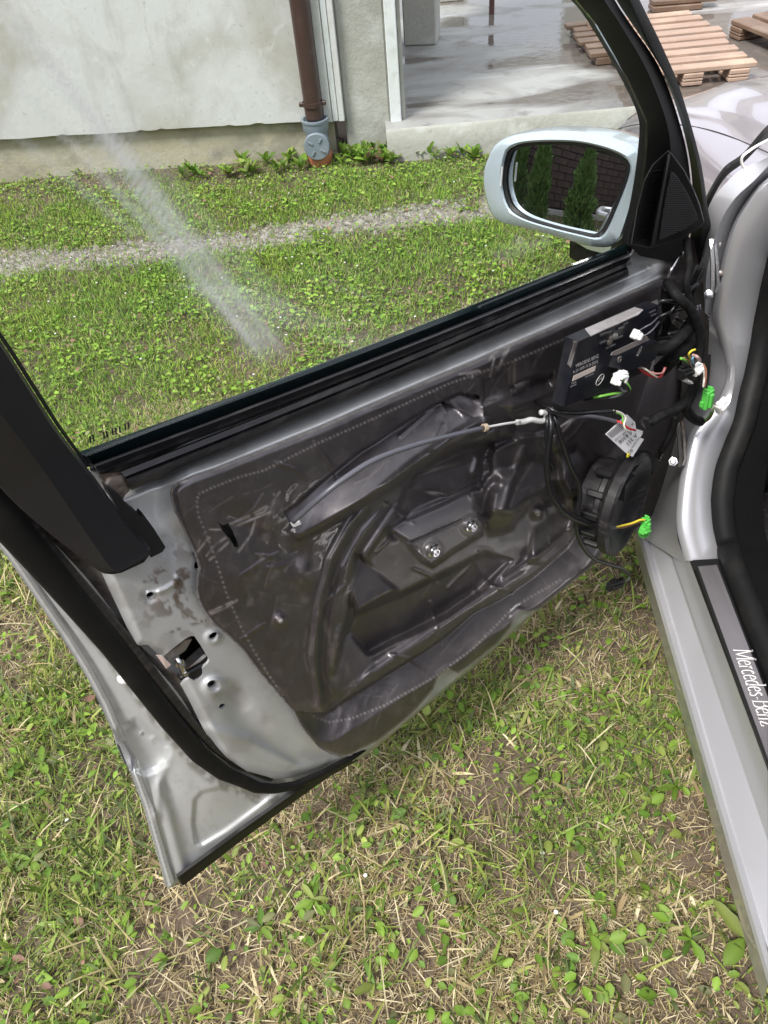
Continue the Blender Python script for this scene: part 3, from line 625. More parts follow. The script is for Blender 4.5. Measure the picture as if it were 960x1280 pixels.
# window glass: corners on the glass plane
gu = lambda x, y: ((PG(x, y) - GA) @ GD, (PG(x, y) - GA) @ GU)
gA = [gu(784,306), gu(797,250), gu(806,190), gu(806,150), gu(780,93), gu(742,28), gu(717,-2)]
uT, vT = gA[-1]; uB, vB = gu(0,425)
HEAD = [(uT - .10, vT + .055), (uT - .24, vT + .095), (uT - .42, vT + .10), (-.06, vT + .08), (-.125, vT + .04)]
gB = [HEAD[-1], (uB, vB), gu(73,538), gu(105,578)]
GPOLY = [gu(105,568)] + [gu(784,303)] + gA[1:] + HEAD[:-1] + [HEAD[-1], (uB, vB)]
def streaks(X, Y):  # pale reflections painted on the glass as diffuse bands, over faint dust
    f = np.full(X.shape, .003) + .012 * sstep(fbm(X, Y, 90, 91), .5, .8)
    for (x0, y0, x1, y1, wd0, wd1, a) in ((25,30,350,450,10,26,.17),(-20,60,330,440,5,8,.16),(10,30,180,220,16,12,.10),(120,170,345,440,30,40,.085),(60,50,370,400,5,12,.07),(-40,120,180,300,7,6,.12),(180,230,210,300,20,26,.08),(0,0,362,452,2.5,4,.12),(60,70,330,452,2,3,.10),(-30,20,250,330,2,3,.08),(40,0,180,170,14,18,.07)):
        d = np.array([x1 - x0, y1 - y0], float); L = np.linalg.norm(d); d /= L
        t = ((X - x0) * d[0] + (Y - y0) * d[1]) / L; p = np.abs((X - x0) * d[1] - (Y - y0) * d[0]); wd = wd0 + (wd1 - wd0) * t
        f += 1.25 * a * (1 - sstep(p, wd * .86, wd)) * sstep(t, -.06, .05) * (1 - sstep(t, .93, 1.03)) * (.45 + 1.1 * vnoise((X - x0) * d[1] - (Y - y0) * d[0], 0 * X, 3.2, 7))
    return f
glx = GPOLY; us = [p[0] for p in glx]; vs_ = [p[1] for p in glx]
st = .0036; ug = np.arange(min(us), max(us) + st, st); vg = np.arange(min(vs_), max(vs_) + st, st); UU, VV = np.meshgrid(ug, vg)
kp = inside(UU[:-1, :-1] + st / 2, VV[:-1, :-1] + st / 2, np.array(glx)); ny, nx = UU.shape
ub = np.zeros(UU.shape, int)
for dj in (0, 1):
    for di in (0, 1): ub[dj:ny - 1 + dj, di:nx - 1 + di] += kp
D_, _, sx, sy = seg_dist(UU, VV, glx, True); bm_ = (ub > 0) & (ub < 4); UU = np.where(bm_, sx, UU); VV = np.where(bm_, sy, VV)
id_ = -np.ones(UU.shape, int); id_[ub > 0] = np.arange((ub > 0).sum())
PV = GA + UU[ub > 0][:, None] * GD + VV[ub > 0][:, None] * GU + .004 * GN
jj, ii = np.nonzero(kp); GF = np.stack([id_[jj, ii], id_[jj, ii + 1], id_[jj + 1, ii + 1], id_[jj + 1, ii]], 1)
nV = len(PV); cnt = {}
for f in GF.tolist():
    for a, b2 in zip(f, f[1:] + f[:1]): cnt[(a, b2)] = 1
side = [(a, b2, b2 + nV, a + nV) for (a, b2) in cnt if (b2, a) not in cnt]
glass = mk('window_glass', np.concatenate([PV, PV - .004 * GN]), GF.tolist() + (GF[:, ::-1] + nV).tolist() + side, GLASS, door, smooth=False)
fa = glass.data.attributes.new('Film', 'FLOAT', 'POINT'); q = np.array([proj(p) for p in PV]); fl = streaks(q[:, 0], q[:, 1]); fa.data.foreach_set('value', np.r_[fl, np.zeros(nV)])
# fine grid for the streaks is taken from the plane itself
b = MB()
for (x, y) in ((111,546),(115,544),(128,540),(132,539),(139,536),(143,535),(148,533),(155,530),(159,528)):
    O = PG(x, y, .0055); b.box(O, .0016 * GD, -.009 * GU, .0004 * GN)
tag(b.build('printed_ticks', INK, door, smooth=False), 'small black printed ticks at the lower corner of the glass')

# ---------- window frame
GP = lambda q, w=0: GUV(q[0], q[1], w)
R1 = [GP(p, .006) for p in (gA[0], gA[1], gA[2], gA[3], gA[4], gA[5], gA[6])] + [GP(p, .006) for p in HEAD] + [GP((uB, vB), .006)]
mid = gline([(800,320),(822,270),(836,215),(836,165),(812,95),(775,30),(752,-6)], .028) + [GP((p[0] + .0, p[1] + .03), .028) for p in HEAD[:-1]] + [GP((HEAD[-1][0] - .02, HEAD[-1][1] + .03), .028)] + [PG(-50,445,.03)]
grv = gline([(850,330),(862,290),(864,240),(856,178),(828,92),(788,30),(765,-6)], .018) + [GP((p[0] + .0, p[1] + .042), .016) for p in HEAD[:-1]] + [GP((HEAD[-1][0] - .035, HEAD[-1][1] + .042), .016)] + [PG(-70,465,.02)]
frm = loft('window_frame', [[GP(p, -.012) for p in (gA[0], gA[1], gA[2], gA[3], gA[4], gA[5], gA[6])] + [GP(p, -.012) for p in HEAD] + [GP((uB, vB), -.012)], R1, mid, grv], TRIM, door, n=120)
sl1 = gline([(852,330),(864,290),(866,240),(858,178),(830,92),(790,30),(767,-6)], .004)
sl2 = gline([(870,370),(876,300),(878,250),(868,190),(845,120),(812,55),(784,-6)], .026)
sl3 = gline([(879,386),(886,367),(889,293),(885,262),(876,203),(853,120),(831,65),(798,-3)][:8], .022)
sl4 = gline([(878,388),(885,368),(888,293),(884,262),(875,204),(852,121),(830,66),(797,-3)][:8], -.02)
ext = lambda L, du: L + [GP((p[0], p[1] + du), .01) for p in HEAD]
loft('frame_seal', [ext(sl1, .045), ext(sl2, .06), ext(sl3, .07), ext(sl4, .07)], RUB, door, n=120)
# bright hairline edge of the inner frame
# rear frame trim
def PX(x, y, w):
    P1, P2 = PG(x, y, w), PD(x, y, .062 + w * .75); return P1 if np.linalg.norm(P1 - CAM) < np.linalg.norm(P2 - CAM) else P2
_gl = gline; gline = lambda pts, w: [PX(x, y, w) for x, y in pts]
t1 = gline([(-75,330),(-40,372),(0,425),(40,487),(73,538),(117,595),(158,652),(188,688),(189,692)], .008)
t1b = gline([(-77,333),(-42,375),(-2,429),(37,490),(70,541),(114,598),(155,655),(185,690),(187,694)], .034)
t2 = gline([(-130,380),(-80,430),(-30,480),(19,541),(60,596),(100,655),(137,708),(146,713),(150,714)], .062)
t3 = gline([(-160,430),(-110,480),(-60,535),(5,612),(45,650),(82,680),(104,697),(120,710),(130,716)], .034)
t4 = gline([(-160,432),(-110,482),(-60,537),(4,614),(44,652),(81,682),(103,699),(121,712),(132,718)], .0)
tr = loft('pillar_trim', [t1, t1b, t2, t3, t4], TRIM, door, n=60, sharp=25); tag(tr, 'matt black trim on the rear window frame')
b = MB(); b.poly(gline([(189,691),(188,686),(150,714),(131,717),(140,718),(152,716),(180,703)], .034), -.03 * GN); b.build('trim_end', TRIM, door)
b = MB(); b.poly([PD(x, y, .066) for x, y in [(132,608),(150,620),(160,632),(171,640),(176,646),(178,641),(192,660),(207,684),(203,690),(189,697),(160,660)]], -.012 * DN); b.build('trim_tongue', TRIM, door)
gline = _gl
t5 = gline([(0,424),(40,486),(73,537),(105,574)], .005); t6 = gline([(1,421),(42,483),(75,534),(108,571)], .004)
loft('glass_run', [gline([(-42,369),(0,423),(40,485),(73,536),(108,584)], .010), gline([(-38,366),(5,421),(45,483),(78,535),(113,583)], .006), gline([(-38,366),(5,421),(45,483),(78,535),(113,583)], -.004)], RUB, door)

# ---------- tweeter cover in the front corner
TW = [(790,304),(797,262),(806,226),(816,207),(835,189),(841,195),(855,214),(866,236),(874,256),(879,276),(876,283),(858,293),(832,303),(812,309)]
b = MB(); n_ = len(TW); top = gline(TW, .050); base = gline([(x + (x - 835) * .04, y + (y - 255) * .03) for x, y in TW], .026)
b.add(base + top, [tuple(range(n_, 2 * n_))] + [(i, (i + 1) % n_, n_ + (i + 1) % n_, n_ + i) for i in range(n_)]); tw = b.build('tweeter_cover', TRIM, door); tag(tw, 'black triangular corner cover with a mesh grille')
b = MB()
for i in range(30):       # slanted ribs at the left
    t = i / 29; x0 = 811 - 16 * t; y0 = 216 + 84 * t; O = PG(x0, y0, .0505); O2 = PG(x0 + 15, y0 - 3.5, .0505); b.box(O, O2 - O, .0012 * GU, .0016 * GN)
tag(b.build('grille_rib', PLAS, door, smooth=False), kind='stuff')
MS = np.array([(838,214),(844,218),(856,236),(866,256),(873,275),(856,286),(823,301),(827,270),(833,236)], float)
b = MB(); b.poly(gline([tuple(p) for p in MS], .0503), .0004 * GN, 0)
for i in range(24):
    x = 822 + i * 2.3; ys = [y for y in np.arange(208, 305, 1.0) if inside(np.array([x]), np.array([y]), MS)[0]]
    if len(ys) > 2: P0, P1 = PG(x, ys[0], .0508), PG(x, ys[-1], .0508); b.box(P0, P1 - P0, .0011 * GD, .001 * GN, 1)
for i in range(42):
    y = 210 + i * 2.3; xs = [x for x in np.arange(820, 878, 1.0) if inside(np.array([x]), np.array([y]), MS)[0]]
    if len(xs) > 2: P0, P1 = PG(xs[0], y, .0512), PG(xs[-1], y, .0512); b.box(P0, P1 - P0, .0011 * GU, .001 * GN, 1)
tag(b.build('speaker_mesh', [PLAS, mat('mesh_wire', (.09, .088, .088), .4)], door, smooth=False), kind='stuff')
loft('cover_rib', [gline([(834,192),(826,230),(818,270),(811,308)], .051), gline([(836,192),(829,230),(821,270),(814,308)], .060), gline([(838,194),(832,230),(825,270),(819,306)], .051)], TRIM, door)
# ---------- wing mirror outside the glass
MIC = PG(700, 238, -.135)
rv = unit(MIC - CAM); MR_OUT = unit([-.93, -.33, -.13]); MN = unit(MR_OUT - rv)
MX = unit(np.cross(Z, MN)); MX = MX if RM.T[0] @ MX > 0 else -MX; MY = np.cross(MN, MX); MY = MY if MY[2] > 0 else -MY
def PM(x, y, w=0.): return on_plane(np.asarray(x, float), np.asarray(y, float), MIC + w * MN, MN)
OUT = [(611,196),(617,183),(630,173),(650,167),(685,163),(720,163),(752,167),(778,175),(796,184),(803,194),(800,215),(792,245),(783,275),(775,297),(766,307),(752,309),(730,306),(700,297),(660,286),(630,279),(616,270),(608,250),(604,225),(606,208)]
INN = [(632,196),(636,187),(650,180),(680,177),(720,178),(750,184),(772,192),(785,201),(788,211),(783,230),(772,258),(760,285),(752,295),(742,297),(725,293),(700,287),(668,278),(650,271),(638,262),(632,250),(628,230),(629,210)]
GLS = [(637,200),(641,190),(652,184),(682,181),(720,182),(748,188),(769,196),(781,205),(783,213),(777,233),(766,259),(755,283),(748,291),(741,293),(725,289),(700,283),(669,274),(653,267),(642,258),(637,248),(633,230),(634,212)]
def ring(pts, w, n=64): q = spline([A(*p) for p in pts + [pts[0]]], 6); q = resamp(q, n + 1)[:-1]; return [PM(x, y, w) for x, y in q]
def band(name, rings, m, parent, cap=False):
    n = len(rings[0]); V = np.concatenate([np.array(r) for r in rings]); F = [(j * n + i, j * n + (i + 1) % n, (j + 1) * n + (i + 1) % n, (j + 1) * n + i) for j in range(len(rings) - 1) for i in range(n)]
    if cap: F.append(tuple((len(rings) - 1) * n + i for i in range(n)))
    return mk(name, V, F, m, parent, True, sharp=60)
def shr(pts, k, cx=705, cy=235): return [(cx + (x - cx) * k, cy + (y - cy) * k) for x, y in pts]
def shiftring(r, w, k):
    r = np.array(r); c = r.mean(0); return [c + (p - c) * k + w * MN for p in r]
o0 = ring(OUT, 0)
i0 = ring(INN, .006)
mir = band('wing_mirror', [ring(INN, -.008), i0, ring(shr(INN, 1.04), .011), ring(shr(OUT, .985), .006), o0, shiftring(o0, -.03, 1.01), shiftring(o0, -.06, .95), shiftring(o0, -.085, .78), shiftring(o0, -.098, .45)], MIRRP, car, cap=True)
tag(mir, 'pale blue-grey wing mirror outside the window')
band('mirror_bezel', [ring(INN, -.004), ring(shr(INN, .985), .001), ring(GLS, -.003), ring(GLS, -.012)], PLAS, mir)
# convex mirror glass
RAD = 1.25
gr = resamp(spline([A(*p) for p in GLS + [GLS[0]]], 6), 97)[:-1]; gc = A(708, 236); V = []; F = []; NR = 24
def sag(P): q = P - MIC; r2 = (q @ MX) ** 2 + (q @ MY) ** 2; return P - (r2 / (2 * RAD)) * MN
V.append(sag(PM(*gc, -.002)))
for j in range(1, NR + 1):
    for p in gr: x, y = gc + (p - gc) * (j / NR); V.append(sag(PM(x, y, -.002)))
n_ = len(gr)
for i in range(n_): F.append((0, 1 + i, 1 + (i + 1) % n_))
for j in range(NR - 1):
    for i in range(n_): F.append((1 + j * n_ + i, 1 + (j + 1) * n_ + i, 1 + (j + 1) * n_ + (i + 1) % n_, 1 + j * n_ + (i + 1) % n_))
mk('mirror_glass', V, F, MIRR, mir)
b = MB(); b.box(PM(626,232,.012), PM(628,208,.012) - PM(626,232,.012), .002 * MX, .003 * MN); b.build('mirror_slot', LETT, mir, smooth=False)
loft('mirror_foot', [[PG(712,298,-.10), PG(735,312,-.06), PG(760,318,-.02)], [PG(712,322,-.10), PG(735,335,-.06), PG(765,330,-.02)], [PG(760,330,-.10), PG(770,335,-.06), PG(790,325,-.02)], [PG(766,298,-.10), PG(780,290,-.06), PG(800,285,-.02)]], DARK, mir, n=10, sm=False)
def trace_mirror(x, y, dist=None, plane=None):
    P = sag(PM(x, y, -.002)); q = P - MIC; nn = unit(MN + ((q @ MX) * MX + (q @ MY) * MY) / RAD); d = unit(P - CAM); r = d - 2 * (d @ nn) * nn; return P, r

# ---------- speaker
spc = PD(787, 632, .150); SA = unit(.97 * DN + .25 * DD); _dn = DN; DN = SA; _dd = DD; DD = unit(_dd - (_dd @ SA) * SA)
b = MB(); b.lathe(spc - .070 * DN, DN, [(.062,0),(.070,.002),(.072,.03),(.080,.034),(.080,.042),(.086,.048),(.093,.054),(.094,.068),(.089,.072),(.083,.070),(.078,.066),(.060,.054),(.03,.046),(.001,.045)], 56, ref=DU)
sp = b.build('door_speaker', RUBG, car, sharp=30); tag(sp, 'round black loudspeaker hanging at the front of the door')
for k in range(9):
    b = MB(); a = math.radians(110 + 26 * k); e1 = math.cos(a) * DD + math.sin(a) * DU; e2 = -math.sin(a) * DD + math.cos(a) * DU
    b.box(spc + .078 * e1 - .006 * e2 - .052 * DN, .012 * e2, .030 * DN, .012 * e1, bev=.002); b.build('basket_rib', PLAS, sp)
DN = _dn; DD = _dd
b = MB(); b.poly([PD(*p) for p in [(748,616,.11),(766,598,.12),(785,572,.125),(800,580,.13),(782,604,.13),(780,627,.13)]], -.012 * DN); b.build('speaker_bracket', TRIM, sp)
b = MB(); b.poly([PD(*p) for p in [(785,572,.115),(795,566,.12),(814,566,.12),(830,580,.125),(818,592,.125),(812,584,.12),(800,582,.12)]], -.01 * DN); b.build('speaker_bracket', TRIM, sp)
b = MB(); b.box(PD(770,600,.136), PD(784,586,.136) - PD(770,600,.136), PD(776,604,.136) - PD(770,600,.136), .010 * DN, bev=.002); sk = b.build('speaker_socket', PLAS, sp)
b = MB(); [b.box(PD(772 + 4.3 * k, 600 - 4.3 * k, .147), PD(776 + 4.3 * k, 596 - 4.3 * k, .147) - PD(773 + 4.3 * k, 599.5 - 4.3 * k, .147), .003 * DU, .002 * DN) for k in range(3)]; b.build('speaker_socket', MESHM, sp, smooth=False)

# ---------- door control module with its label, relay and plugs
ME = .135
mq = [PD(723,427,ME + .0), PD(823,381,ME - .012), PD(812,462,ME - .005), PD(705,509,ME + .01)]
b = MB(); b.poly(mq, -.022 * DN); mod = b.build('control_module', CARD, car, smooth=False); tag(mod, 'black electronic control module with a printed label')
mo, mx = mq[3], unit(mq[2] - mq[3]); MNn = unit(np.cross(mq[2] - mq[3], mq[0] - mq[3])); MNn = MNn if MNn @ DN > 0 else -MNn; my_ = np.cross(MNn, mx)
def PMd(x, y, e=.001): return on_plane(np.asarray(float(x)), np.asarray(float(y)), mo + e * MNn, MNn)
tq = [PD(720,428,.134), PD(727,419,.108), PD(792,386,.100), PD(823,376,.106), PD(824,382,.124)]
b = MB(); b.poly([PD(718,428,ME-.002), PD(823,382,ME-.014), PD(822,374,.105), PD(712,420,.11)], -.003 * DU); b.build('module_top', RSTEEL, mod, smooth=False)
b = MB(); b.poly([PD(738,421,ME-.001), PD(759,411,ME-.002), PD(798,394,ME-.005), PD(804,388,ME-.008), PD(793,385,.112), PD(731,412,.112)], .0015 * DU); b.build('foil_label', SLAB, mod, smooth=False)
b = MB(); b.poly([PD(709,455,ME-.004), PD(717,428,ME-.004), PD(723,426,ME-.002), PD(713,460,ME)], .002 * DN); b.build('module_clip', RSTEEL, mod, smooth=False)
for (x, y, L) in ((748,421,9),(748,431,7),(756,437,11),(770,413,8),(776,408,7),(768,425,8),(757,418,5),(809,393,8),(811,397,7)):
    b = MB(); O = PMd(x, y, .0); O2 = PMd(x + L, y - L * .45, .0); b.box(O, O2 - O, .004 * my_, .004 * MNn, bev=.001); b.build('module_socket', MESHM, mod)
for (x, y) in ((762,423),(767,420),(760,428)):
    b = MB(); b.lathe(PMd(x, y, 0), MNn, [(.005,0),(.005,.004),(.002,.0045)], 10); b.build('module_screw', RSTEEL, mod)
def textmesh(s, size):
    cu = bpy.data.curves.new('t', 'FONT'); cu.body = s; cu.size = size; cu.resolution_u = 2; ob = bpy.data.objects.new('t', cu); C.objects.link(ob)
    dg = bpy.context.evaluated_depsgraph_get(); me = bpy.data.meshes.new_from_object(ob.evaluated_get(dg)); V = np.array([v.co[:] for v in me.vertices]); F = [tuple(p.vertices) for p in me.polygons]
    bpy.data.objects.remove(ob); return V, F
def put_text(name, s, O, ex, ey, m, parent, n_=None, e=.0008):
    """text laid on a plane: O baseline start, ex = vector of the whole line's length, ey = vector of capital height"""
    V, F = textmesh(s, 1.0); wd = V[:, 0].max(); V2 = np.asarray(O) + (V[:, :1] / wd) * np.asarray(ex) + (V[:, 1:2] / .7) * np.asarray(ey)
    if n_ is not None: V2 = V2 + e * n_
    return mk(name, V2, F, m, parent, False)
P_ = PMd
put_text('printed_text', 'MERCEDES BENZ', P_(720,459.5), P_(748.5,446.5) - P_(720,459.5), P_(719.5,455.2) - P_(720,459.2), PRINT, mod)
put_text('printed_text', 'A 211 870 10 26 [QA]', P_(716,467), P_(747,453) - P_(716,467), P_(716,463.6) - P_(716,467), PRINT, mod)
b = MB(); b.poly([P_(715,476.5), P_(717,469.5), P_(744.5,457), P_(743,463.5)], .0006 * MNn); b.build('barcode', BARC, mod, smooth=False)
b = MB()
for k in range(15):
    if k in (7,): continue
    x = 719 + k * 1.6; y = 474.0 - k * .72; O = P_(x, y, .0012); b.box(O, P_(x + .8, y - .36, .0012) - O, P_(x + .9, y - 4.6, .0012) - O, .0003 * MNn)
b.build('barcode', mat('barcode_bars', (.12, .08, .06), .6), mod, smooth=False)
put_text('printed_text', 'Temic', P_(714,481), P_(720.5,478) - P_(714,481), P_(714,478.3) - P_(714,481), PRINT, mod)
put_text('printed_text', '5WK45', P_(713,484.5), P_(720.5,481) - P_(713,484.5), P_(713,482.8) - P_(713,484.5), PRINT, mod)
put_text('printed_text', 'HW 02/04', P_(731,472.5), P_(742,467.5) - P_(731,472.5), P_(731,470.7) - P_(731,472.5), PRINT, mod)
put_text('printed_text', '04', P_(747,477.5), P_(752.5,474.6) - P_(747,477.5), P_(747.6,473) - P_(747,477.5), PRINT, mod)
b = MB(); b.tube([P_(750 + 5.6 * math.cos(t) * .8 + 2.2 * math.sin(t), 474.6 + 6.6 * math.sin(-t) * 1.0 - 2.6 * math.cos(t), .001) for t in np.linspace(0, 2 * math.pi, 30)], .0005, 5, cap=False); b.build('printed_circle', PRINT, mod)
# relay box on the module
rO, rX, rY = P_(761,474,.0), P_(806,452,.0), P_(764,443,.0)
rq = [P_(760,458,0), P_(764,445,0), P_(808,424,0), P_(811,426,0), P_(806,446,0), P_(764,466,0)]
b = MB(); b.poly(rq, .018 * MNn); rel = b.build('relay_box', CARD, mod, smooth=False)
b = MB(); b.poly([P_(763,444,.0185), P_(765,440,.0185), P_(808,420,.0185), P_(811,425,.0185), P_(806,427,.0185), P_(770,444,.0185)], .001 * MNn); b.build('relay_lid', mat('dusty_lid', (.17, .15, .14), .45), mod, smooth=False)
b = MB(); b.lathe(P_(774,449,.0185), MNn, [(.0048,0),(.0048,.0015),(.0024,.0016),(.0022,.0)], 18); b.build('relay_eye', RSTEEL, mod)
put_text('printed_text', 'BOSCH', P_(797.5,445.5,.0188), P_(803.5,433.5,.0188) - P_(797.5,445.5,.0188), (P_(797,443,.0188) - P_(799.5,444,.0188)) * 1.0, PRINT, mod)
def plug(name, x, y, dx, dy, w, d, m, parent, plane=PD, th=.012, notch=True):
    """small moulded connector: body with latch bar and two keys, along pixel direction (dx,dy)"""
    O = plane(x, y, w); X_ = plane(x + dx, y + dy, w) - O; Yv = unit(np.cross(DN, X_)) * d; b = MB(); n3 = DN
    b.box(O - Yv / 2, X_, Yv, th * n3, bev=.0015); b.box(O - Yv * .2 + X_ * .1, X_ * .75, Yv * .4, (th + .004) * n3, bev=.001)
    if notch:
        b.box(O - Yv * .65 + X_ * .15, X_ * .3, Yv * .16, th * .6 * n3, bev=.0006); b.box(O + Yv * .49 + X_ * .15, X_ * .3, Yv * .16, th * .6 * n3, bev=.0006)
        b.box(O + X_ * .98 - Yv * .42, X_ * .12, Yv * .25, th * .8 * n3, bev=.0006); b.box(O + X_ * .98 + Yv * .17, X_ * .12, Yv * .25, th * .8 * n3, bev=.0006)
    return b.build(name, m, parent)
plug('connector', 770,478,5,-15,.15,.014,WHITE, mod); plug('connector', 765,470,10,-4,.15,.010,WHITE, mod, notch=False); plug('connector', 763,479,3,-8,.153,.007,WHITE, mod, notch=False)
plug('connector', 788,423,6,-11,.137,.014,WHITE, mod, notch=False)

# ---------- wires of the door (each its own part of the car)
def W(lbl, pts, r, m=WIREB, name='wire', par=None):
    o = wire(name, pts, r, m, par or car); 
    if lbl: tag(o, lbl)
    return o
W('grey thin loop beside the white plug', [(797,414,.14),(808,408,.15),(815,404,.15),(823,396,.13)], .0012, GREYC)
W(None, [(797,417,.14),(806,419,.15),(816,412,.155),(824,402,.14)], .0012, GREYC)
W('green wire below the module', [(776,473,.16),(784,480,.165),(787,488,.165),(780,491,.16),(768,492,.15),(752,495,.14),(742,497,.13)], .0020, GRNW)
W('thin black wire below the module', [(775,476,.163),(784,484,.168),(785,491,.168),(770,495,.15),(745,497,.13),(730,500,.11)], .0022)
W(None, [(772,479,.16),(778,488,.165),(782,490,.165),(768,496,.15),(748,498,.13)], .0018, GREYC)
W('red wire beside the module', [(799,461,.13),(808,467,.14),(818,471,.145),(826,470,.145),(830,463,.14),(832,460,.13)], .0021, REDW)
W('pink wire beside the module', [(800,458,.13),(810,464,.142),(820,467,.147),(828,466,.145),(831,460,.14)], .0017, mat('pink_wire', (.55, .25, .22), .4))
W(None, [(796,459,.13),(806,461,.145),(815,468,.148),(822,472,.146)], .0015, WHTW)
# grommet and loops from the foil
W('black wire arching to the paper label', [(672,502,.07),(682,508,.10),(698,515,.12),(718,517,.125),(745,515,.13),(768,514,.14)], .0040)
W('grey sheathed wire to the paper label', [(676,505,.07),(690,514,.11),(712,520,.12),(735,520,.13),(755,523,.135),(771,527,.14)], .0032, GREYC)
W('pale wire beside the paper label', [(766,513,.14),(776,516,.145),(782,522,.15),(780,531,.155),(783,538,.158),(788,539,.155)], .0016, WHTW)
W(None, [(767,515,.14),(777,519,.146),(779,528,.152),(781,536,.157),(786,540,.156)], .0012, GRNW)
W('red wire crossing the paper label', [(770,526,.14),(778,529,.15),(785,535,.155),(794,538,.155)], .0018, REDW)
W('long black wire hanging in a loop', [(686,512,.10),(689,530,.115),(687,550,.12),(684,575,.12),(685,600,.12),(691,620,.125),(702,637,.13),(718,648,.135),(738,655,.14),(757,659,.15)], .0048)
W(None, [(690,512,.10),(696,530,.115),(702,550,.12),(712,580,.12),(722,600,.125),(725,620,.128),(721,640,.13),(720,660,.125),(728,682,.12),(742,698,.12),(760,705,.12),(776,710,.12),(787,719,.118)], .0042)
W(None, [(684,512,.10),(684,530,.112),(683,548,.115),(686,570,.118),(692,590,.12)], .003)
W('yellow wire to the green plug', [(769,659,.15),(778,657,.155),(790,654,.16),(800,650,.165),(806,650,.168)], .0020, YELLOW)
W('brown wire to the green plug', [(769,660,.15),(780,659,.155),(792,655,.16),(801,652,.165)], .0016, BRNW)
W('pale tape ring', [(755,659,.15),(762,659.5,.15),(770,659.5,.15)], .0032, GREYC)
plug('connector', 801,668,3,-21,.16,.015,GREENP, car); plug('connector', 798,662,8,-3,.165,.013,GREENP, car)
W(None, [(787,719,.118),(785,725,.12),(778,728,.12)], .0016, GREYC)
plug('connector', 757,732,17,-6,.118,.018,PLAS, car)
# right-hand looms over the hinge area
W('thick cloth-wrapped loom', [(833,352,.10),(848,372,.13),(862,385,.14),(872,405,.145),(876,425,.148),(874,445,.15),(869,455,.15)], .0075, CLOTH, 'cable_loom')
W(None, [(858,300,.09),(861,330,.11),(858,358,.12),(864,388,.125),(868,402,.14)], .006, CLOTH, 'cable_loom')
W(None, [(812,438,.12),(832,436,.13),(850,422,.135),(862,410,.13),(868,396,.12)], .0095, CLOTH, 'cable_loom')
W('corrugated dark loom bending down', [(826,462,.10),(838,450,.12),(848,438,.13),(860,430,.13),(872,420,.12)], .013, CLOTH, 'cable_loom')
W(None, [(873,450,.15),(870,470,.15),(866,485,.15),(858,500,.15),(846,511,.15),(825,520,.15),(808,530,.148)], .0085, CLOTH, 'cable_loom')
W(None, [(869,480,.15),(862,497,.152),(857,508,.152),(862,518,.15),(868,524,.15),(876,527,.15)], .0085, CLOTH, 'cable_loom')
W(None, [(845,520,.12),(840,540,.12),(832,555,.12),(826,565,.115)], .006, CLOTH, 'cable_loom')
W(None, [(845,405,.08),(830,420,.08),(815,424,.09),(800,432,.09)], .005, WIREB)
W(None, [(872,392,.11),(862,408,.12),(850,415,.12),(834,418,.11)], .004, WIREB)
W('steel rod above the module', [(853,316,.09),(846,325,.095),(840,335,.10),(837,345,.10),(836,352,.10)], .003, STEEL, 'link_rod')
b = MB(); b.tube([PD(834,352,.10), PD(834,360,.10)], .007, 12); b.build('link_end', STEEL, car)
b = MB(); b.tube(spline([PD(834,360,.095), PD(833,375,.095), PD(836,395,.09), PD(838,412,.085)], 5), [.009]*16, 12); b.build('door_check', RUB, car)
b = MB(); b.tube([PD(838,385,.10), PD(843,402,.10)], .005, 8); b.lathe(PD(843,400,.10), unit(DN - DU * .2), [(.007,0),(.007,.004),(.003,.005)], 10); b.build('link_rod', RSTEEL, car)
wr = random.Random(12)
for k in range(11):
    x0, y0 = wr.uniform(806, 852), wr.uniform(392, 440); x1, y1 = wr.uniform(852, 880), wr.uniform(318, 420)
    W(None, [(x0, y0, .085), ((x0 * 2 + x1) / 3 + wr.uniform(-8, 8), (y0 * 2 + y1) / 3 + wr.uniform(-10, 14), .10), ((x0 + 2 * x1) / 3 + wr.uniform(-8, 8), (y0 + 2 * y1) / 3 + wr.uniform(-6, 12), .115), (x1, y1, .12)], wr.uniform(.0016, .0038), WIREB if k % 3 else CLOTH)
for x, y in ((872,382),(875,381),(871,386)): W(None, [(x, y, .14), (x + .5, y + 8, .14), (x - 3, y + 14, .13)], .0012, GREYC)
# coloured wires and plugs at the far right
W(None, [(864,452,.17),(861,444,.175),(864,439,.178),(869,437,.18)], .0018, YELLOW)
W(None, [(862,455,.17),(856,450,.175),(851,448,.175)], .0022, GRNW)
W(None, [(864,458,.17),(861,452,.175),(855,447,.175)], .0016, BRNW)
W(None, [(866,455,.17),(866,447,.178),(863,455,.17)], .0016, mat('blue_wire', (.2, .4, .6), .4))
W('pink wire loop', [(866,444,.17),(871,446,.178),(875,451,.175)], .0026, mat('pink_loop_wire', (.55, .36, .33), .4))
W('brown wire above the green plug', [(879,455,.16),(882,462,.17),(882,472,.178),(881,484,.18)], .0019, BRNW)
W(None, [(878,456,.16),(880,465,.17),(880,475,.178),(879,484,.18)], .0017, WHTW)
g1 = plug('connector', 878,508,4,-22,.17,.018,GREENP, car); tag(g1, 'bright green plug beside the door opening')
for k, (dx, dy) in enumerate(((0,0),(3,-3))):
    W(None, [(877 + dx, 527 + dy * .6, .15), (884 + dx, 523 + dy, .16), (889, 516 + dy, .168), (893, 509 + dy, .17)], .0017, GRNW if k == 0 else WHTW)
W(None, [(879,529,.15),(887,523,.162),(892,514,.168)], .0017, BRNW)
g2 = plug('connector', 893,512,10,-12,.165,.020,WHITE, car); tag(g2, 'white plug at the end of a green-striped wire')
plug('connector', 862,465,9,-9,.165,.014,WHITE, car); plug('connector', 845,467,15,-7,.16,.018,PLAS, car); plug('connector', 849,472,8,4,.158,.006,WHITE, car, notch=False)
